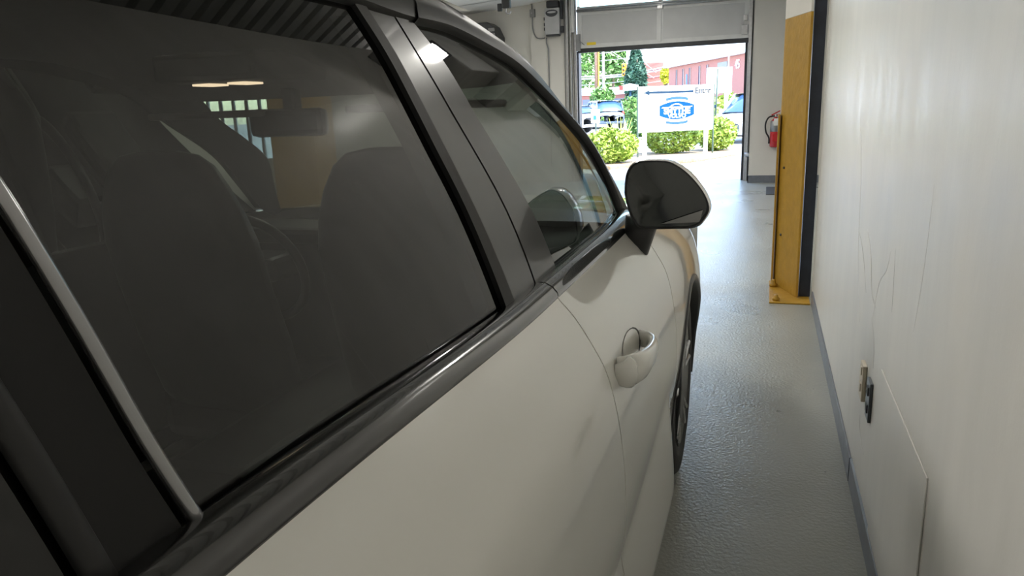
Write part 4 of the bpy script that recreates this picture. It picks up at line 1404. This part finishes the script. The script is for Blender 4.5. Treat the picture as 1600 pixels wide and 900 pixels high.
parked_car('parked_suv', (-.30, 27.9, -.02), math.radians(150), 'car_silver', 'silver parked car facing the bay beside the end of the hedge')
parked_car('parked_suv', (.10, 32.2, -.02), math.radians(108), 'car_white', 'white parked sport utility car behind the silver parked car', Hh=1.78)
parked_car('parked_suv', (-9.7, 46, -.02), math.radians(25), 'car_blue', 'dark blue-grey car on the street beyond the parking sign')
parked_car('parked_sedan', (-10.9, 39.5, -.02), math.radians(70), 'car_white', 'white car beside the left door track, partly cut off by it', Hh=1.45)

# ------------------------------------------------------------------ buildings
FA, FB = Vector((-7.46, 60.8, 0)), Vector((2.4, 38.0, 0))
FU = (FB - FA).normalized()
FN = FU.cross(Vector((0, 0, 1)))
FL = (FB - FA).length


def FP(s, z, d):
    p = FA + FU * s + FN * d
    return (p.x, p.y, z)


def fplate(name, s0, s1, z0, z1, d0, d1, m, parent):
    v = [FP(s, z, d) for d in (d0, d1) for s, z in ((s0, z0), (s1, z0), (s1, z1), (s0, z1))]
    return obj(name, v, [(4, 5, 6, 7), (3, 2, 1, 0), (0, 1, 5, 4), (1, 2, 6, 5), (2, 3, 7, 6), (3, 0, 4, 7)], m, parent)


bl = thing('brick_building', 'red brick commercial building with white fascia and slit windows', 'building', (FA + FB) / 2)
fplate('brick_wall', 0, FL, -.02, 3.97, -9, 0, 'brick_red', bl)
fplate('fascia', -.3, FL + .3, 3.98, 4.75, -9, .35, 'sign_white', bl)
fplate('upper_wall', .4, FL, 4.76, 6.6, -8, -.6, 'white_ceiling', bl)
for s in (2.07, 3.7, 5.25, 7.35, 8.95):
    o = fplate('slit_window', s - .13, s + .13, 1.2, 3.72, .005, .03, 'sign_ink', bl)
    fplate('window_surround', s + .13, s + .22, 1.2, 3.72, .005, .06, 'mortar', o)
fplate('opening', 10.9, 12.6, 3.3, 3.72, .005, .03, 'navy_steel', bl)
fplate('banner', 4.48, 4.68, 2.3, 3.3, .005, .04, 'blue_mark', bl)
text('building_number', '45', .75, FP(14.3, 3.42, .03), FU, (0, 0, 1), 'sign_white', bl, .02)
bw = thing('white_building', 'tall pale building wall rising behind the conifer', 'building', (-11, 78, 0))
box('wall', (-13.5, -4), (76, 84), (-.02, 7.6), 'white_ceiling', bw)
box('parapet', (-13.7, -3.8), (75.8, 84), (7.6, 8.0), 'sign_white', bw, .02)
box('brick_base', (-13.52, -9.4), (75.85, 76), (-.02, 5.2), 'brick_red', bw)
ls = thing('low_shop', 'low red brick shop with white roof band across the street', 'building', (-18, 88, 0))
box('wall', (-21, -15.2), (86, 92), (-.02, 2.45), 'brick_red', ls)
box('roof_band', (-21.3, -14.9), (85.7, 92.3), (2.45, 3.25), 'sign_white', ls, .02)
for k in range(3):
    box('shop_window', (-20.4 + k * 1.8, -19.1 + k * 1.8), (85.96, 85.99), (.6, 2.0), 'car_glass', ls)
ps = thing('roadside_sign', 'white street sign panel with red top on a dark pole', 'sign', (-11.2, 63, 0))
tube('pole', [(-10.9, 63, -.02), (-10.85, 63, 2.4)], .09, 'sign_ink', ps, 8)
prism('panel', [(-11.75, 2.45), (-11.6, 2.85), (-10.9, 3.0), (-10.2, 2.85), (-10.1, 2.45)], 'Y', 62.85, 62.98, 'sign_white', ps, .02)
box('red_end', (-11.78, -11.45), (62.8, 62.84), (2.5, 2.85), 'red_mark', ps)
sb = thing('billboard', 'blank pale grey panel on posts before the brick building', 'sign', (-2.1, 34, 0))
box('panel', (-2.56, -1.50), (34, 34.08), (1.70, 2.78), 'white_ceiling', sb, .01)
box('cross_rail', (-2.56, -1.50), (33.97, 33.999), (2.20, 2.25), 'door_rail', sb)
for x in (-2.35, -1.75):
    box('leg', (x - .04, x + .04), (34.01, 34.07), (-.02, 1.70), 'door_rail', sb)

# ------------------------------------------------------------------ poles, wires, signals
def pole(name, x, y, h, r, m, label, arm=None):
    t = thing(name, label, 'pole', (x, y, 0))
    tube('shaft', [(x, y, -.02), (x, y, h * .5), (x, y, h)], [r, r * .9, r * .75], m, t, 10)
    if arm:
        box('crossarm', (x - arm, x + arm), (y - .06, y + .06), (h - .8, h - .66), m, t)
        for s in (-1, 0, 1):
            lathe('insulator', [(.05, h - .66), (.07, h - .6), (.03, h - .5)], 'sign_white', (x + s * arm * .85, y, 0), 'Z', t, 8)
    return t


up = pole('utility_pole', -16.35, 75, 10.5, .19, 'pole_wood', 'brown wooden utility pole with yellow guard beside the grey pole', 1.2)
box('cable_guard', (-16.14, -16.02), (74.8, 74.95), (-.02, 9.0), 'signal_yellow', up, .02)
pole('utility_pole', -15.75, 75.6, 7.6, .15, 'pole_grey', 'grey utility pole right beside the brown wooden pole')
pole('lamp_post', -6.60, 75, 9.8, .10, 'pole_wood', 'dark slim pole in front of the brick building fascia', .5)
pole('lamp_post', -1.61, 33, 4.1, .035, 'sign_white', 'slim white pole beside the blank grey panel')
pole('lamp_post', -12.0, 74, 6.0, .09, 'sign_white', 'slim white pole between the two traffic signals')
pole('lamp_post', -18.9, 73, 5.0, .08, 'sign_post_dark', 'short dark pole close to the left door track')


def signal(x, y, z, label):
    t = thing('traffic_signal', label, 'traffic light', (x, y, z))
    box('housing', (x - .2, x + .2), (y - .15, y + .15), (z, z + 1.15), 'signal_yellow', t, .03)
    for k in range(3):
        tube('visor', [(x, y - .15, z + .2 + k * .37), (x, y - .36, z + .2 + k * .37)], .13, 'signal_yellow', t, 12)
        tube('lens', [(x, y - .362, z + .2 + k * .37), (x, y - .37, z + .2 + k * .37)], .11, 'seal_black', t, 12)
    tube('hanger', [(x, y, z + 1.15), (x, y, z + 1.7)], .03, 'seal_black', t, 6)
    return t


signal(-13.55, 75, 4.05, 'yellow traffic signal hung on the wires beside the brown pole')
signal(-11.6, 75, 2.95, 'yellow traffic signal just above the corner of the entry sign')
for i, (a, b, sag, lab) in enumerate((((-22, 75, 4.55), (-6.6, 75, 5.3), .75, 'thick pale cable from the left trees to the dark slim pole'),
                                      ((-22, 75, 4.2), (-6.6, 75, 5.0), .6, 'lower thick cable below the first one'),
                                      ((-6.6, 75, 5.25), (4, 75, 5.1), .15, 'upper cable crossing before the white fascia'),
                                      ((-6.6, 75, 4.95), (4, 75, 4.75), .15, 'lower cable crossing before the white fascia'),
                                      ((-16.35, 75, 9.6), (-6.6, 75, 9.3), 1.9, 'sagging wire between the brown pole and the dark pole'),
                                      ((-16.35, 74.9, 7.6), (-10.6, 74.9, 3.7), .1, 'slanting guy wire down past the first traffic signal'),
                                      ((-14.6, 74.9, 8.2), (-10.4, 74.9, 4.2), .1, 'slanting span wire above the second traffic signal'),
                                      ((-22, 75.2, 3.4), (-10, 75.2, 3.9), .25, 'thin low wire before the low shop'),
                                      ((-22, 75.2, 2.95), (-10, 75.2, 3.4), .25, 'thin lowest wire before the low shop'),
                                      ((-16.35, 75.2, 5.6), (5, 75.2, 8.2), .5, 'thin rising wire before the pale building'),
                                      ((-16.35, 75.2, 6.3), (5, 75.2, 9.0), .5, 'topmost thin rising wire before the pale building'))):
    pts = []
    for k in range(13):
        u = k / 12
        pts.append((a[0] + (b[0] - a[0]) * u, a[1], a[2] + (b[2] - a[2]) * u - sag * 4 * u * (1 - u)))
    tag(tube('overhead_wire', pts, .075 if i in (0, 1, 2, 3) else .035, 'pole_grey', None, 6), lab, 'wire', 'overhead wires across the street')

# ------------------------------------------------------------------ trees
def tree(x, y, h, rx, rz, m, label, n=2600, size=.30, cone=False, name='street_tree', low=None):
    t = thing(name, label, 'tree', (x, y, 0))
    tube('trunk', [(x, y, -.02), (x + .1, y, h * .5), (x, y, h * .85)], [.22, .16, .05], 'bark', t, 8)
    for k in range(4):
        a = k * 1.7
        tube('branch', [(x, y, h * .42 + k * .3), (x + rx * .5 * math.cos(a), y + rx * .5 * math.sin(a), h * .55 + k * .4)], [.08, .03], 'bark', t, 6)
    leaves('foliage', (x, y, h - rz), (rx, rx * .8, rz), n, size, m, t, .35, cone=cone)
    return t


tree(-23.5, 96, 11.5, 3.2, 4.6, 'leaf_green', 'leafy green tree nearest the left door jamb')
tree(-19.2, 98, 12.5, 3.0, 4.2, 'leaf_green', 'tall leafy tree behind the brown utility pole', 3000)
tree(-15.2, 99, 11.8, 2.8, 3.8, 'leaf_green', 'leafy tree behind the first traffic signal', 2600)
tree(-12.0, 72.5, 7.6, 1.35, 3.2, 'leaf_dark', 'dark conifer standing before the pale building', 3800, .26, True, 'conifer_tree')
tree(-9.0, 71.5, 4.6, .55, .8, 'leaf_lime', 'small lime-yellow tree beside the conifer', 900, .2, False, 'small_tree')
tree(-13.9, 66, 2.9, 1.1, .85, 'leaf_green', 'small round tree before the low shop', 900, .2, False, 'small_tree')
for (x, y, rx, rz, m_, lab) in ((-10.3, 60, 1.3, .95, 'leaf_green', 'round green shrub below the roadside sign'), (-5.2, 33.0, .65, .65, 'leaf_green', 'dark green shrub behind the left edge of the entry sign'),
                                (-1.6, 35.5, 1.5, .85, 'leaf_yellow', 'yellow-green shrub behind the white parked car'), (-12.2, 55, .9, .55, 'leaf_green', 'low green shrub along the street')):
    t = thing('shrub', lab, 'bush', (x, y, 0))
    leaves('foliage', (x, y, rz), (rx, rx * .8, rz), 1500, .14, m_, t, .5)
    stems(t, (x, y, -.02), rz, 4, rx * .5, .03)
for i in range(9):
    x = -44 + i * 9.5
    tree(x, 124 + (i % 3) * 5, 9.5 + 2.5 * math.sin(i * 2.1), 5.2, 4.6, 'leaf_green', 'broad tree in the distant tree line beyond the street', 1500, .6)['group'] = 'distant tree line'
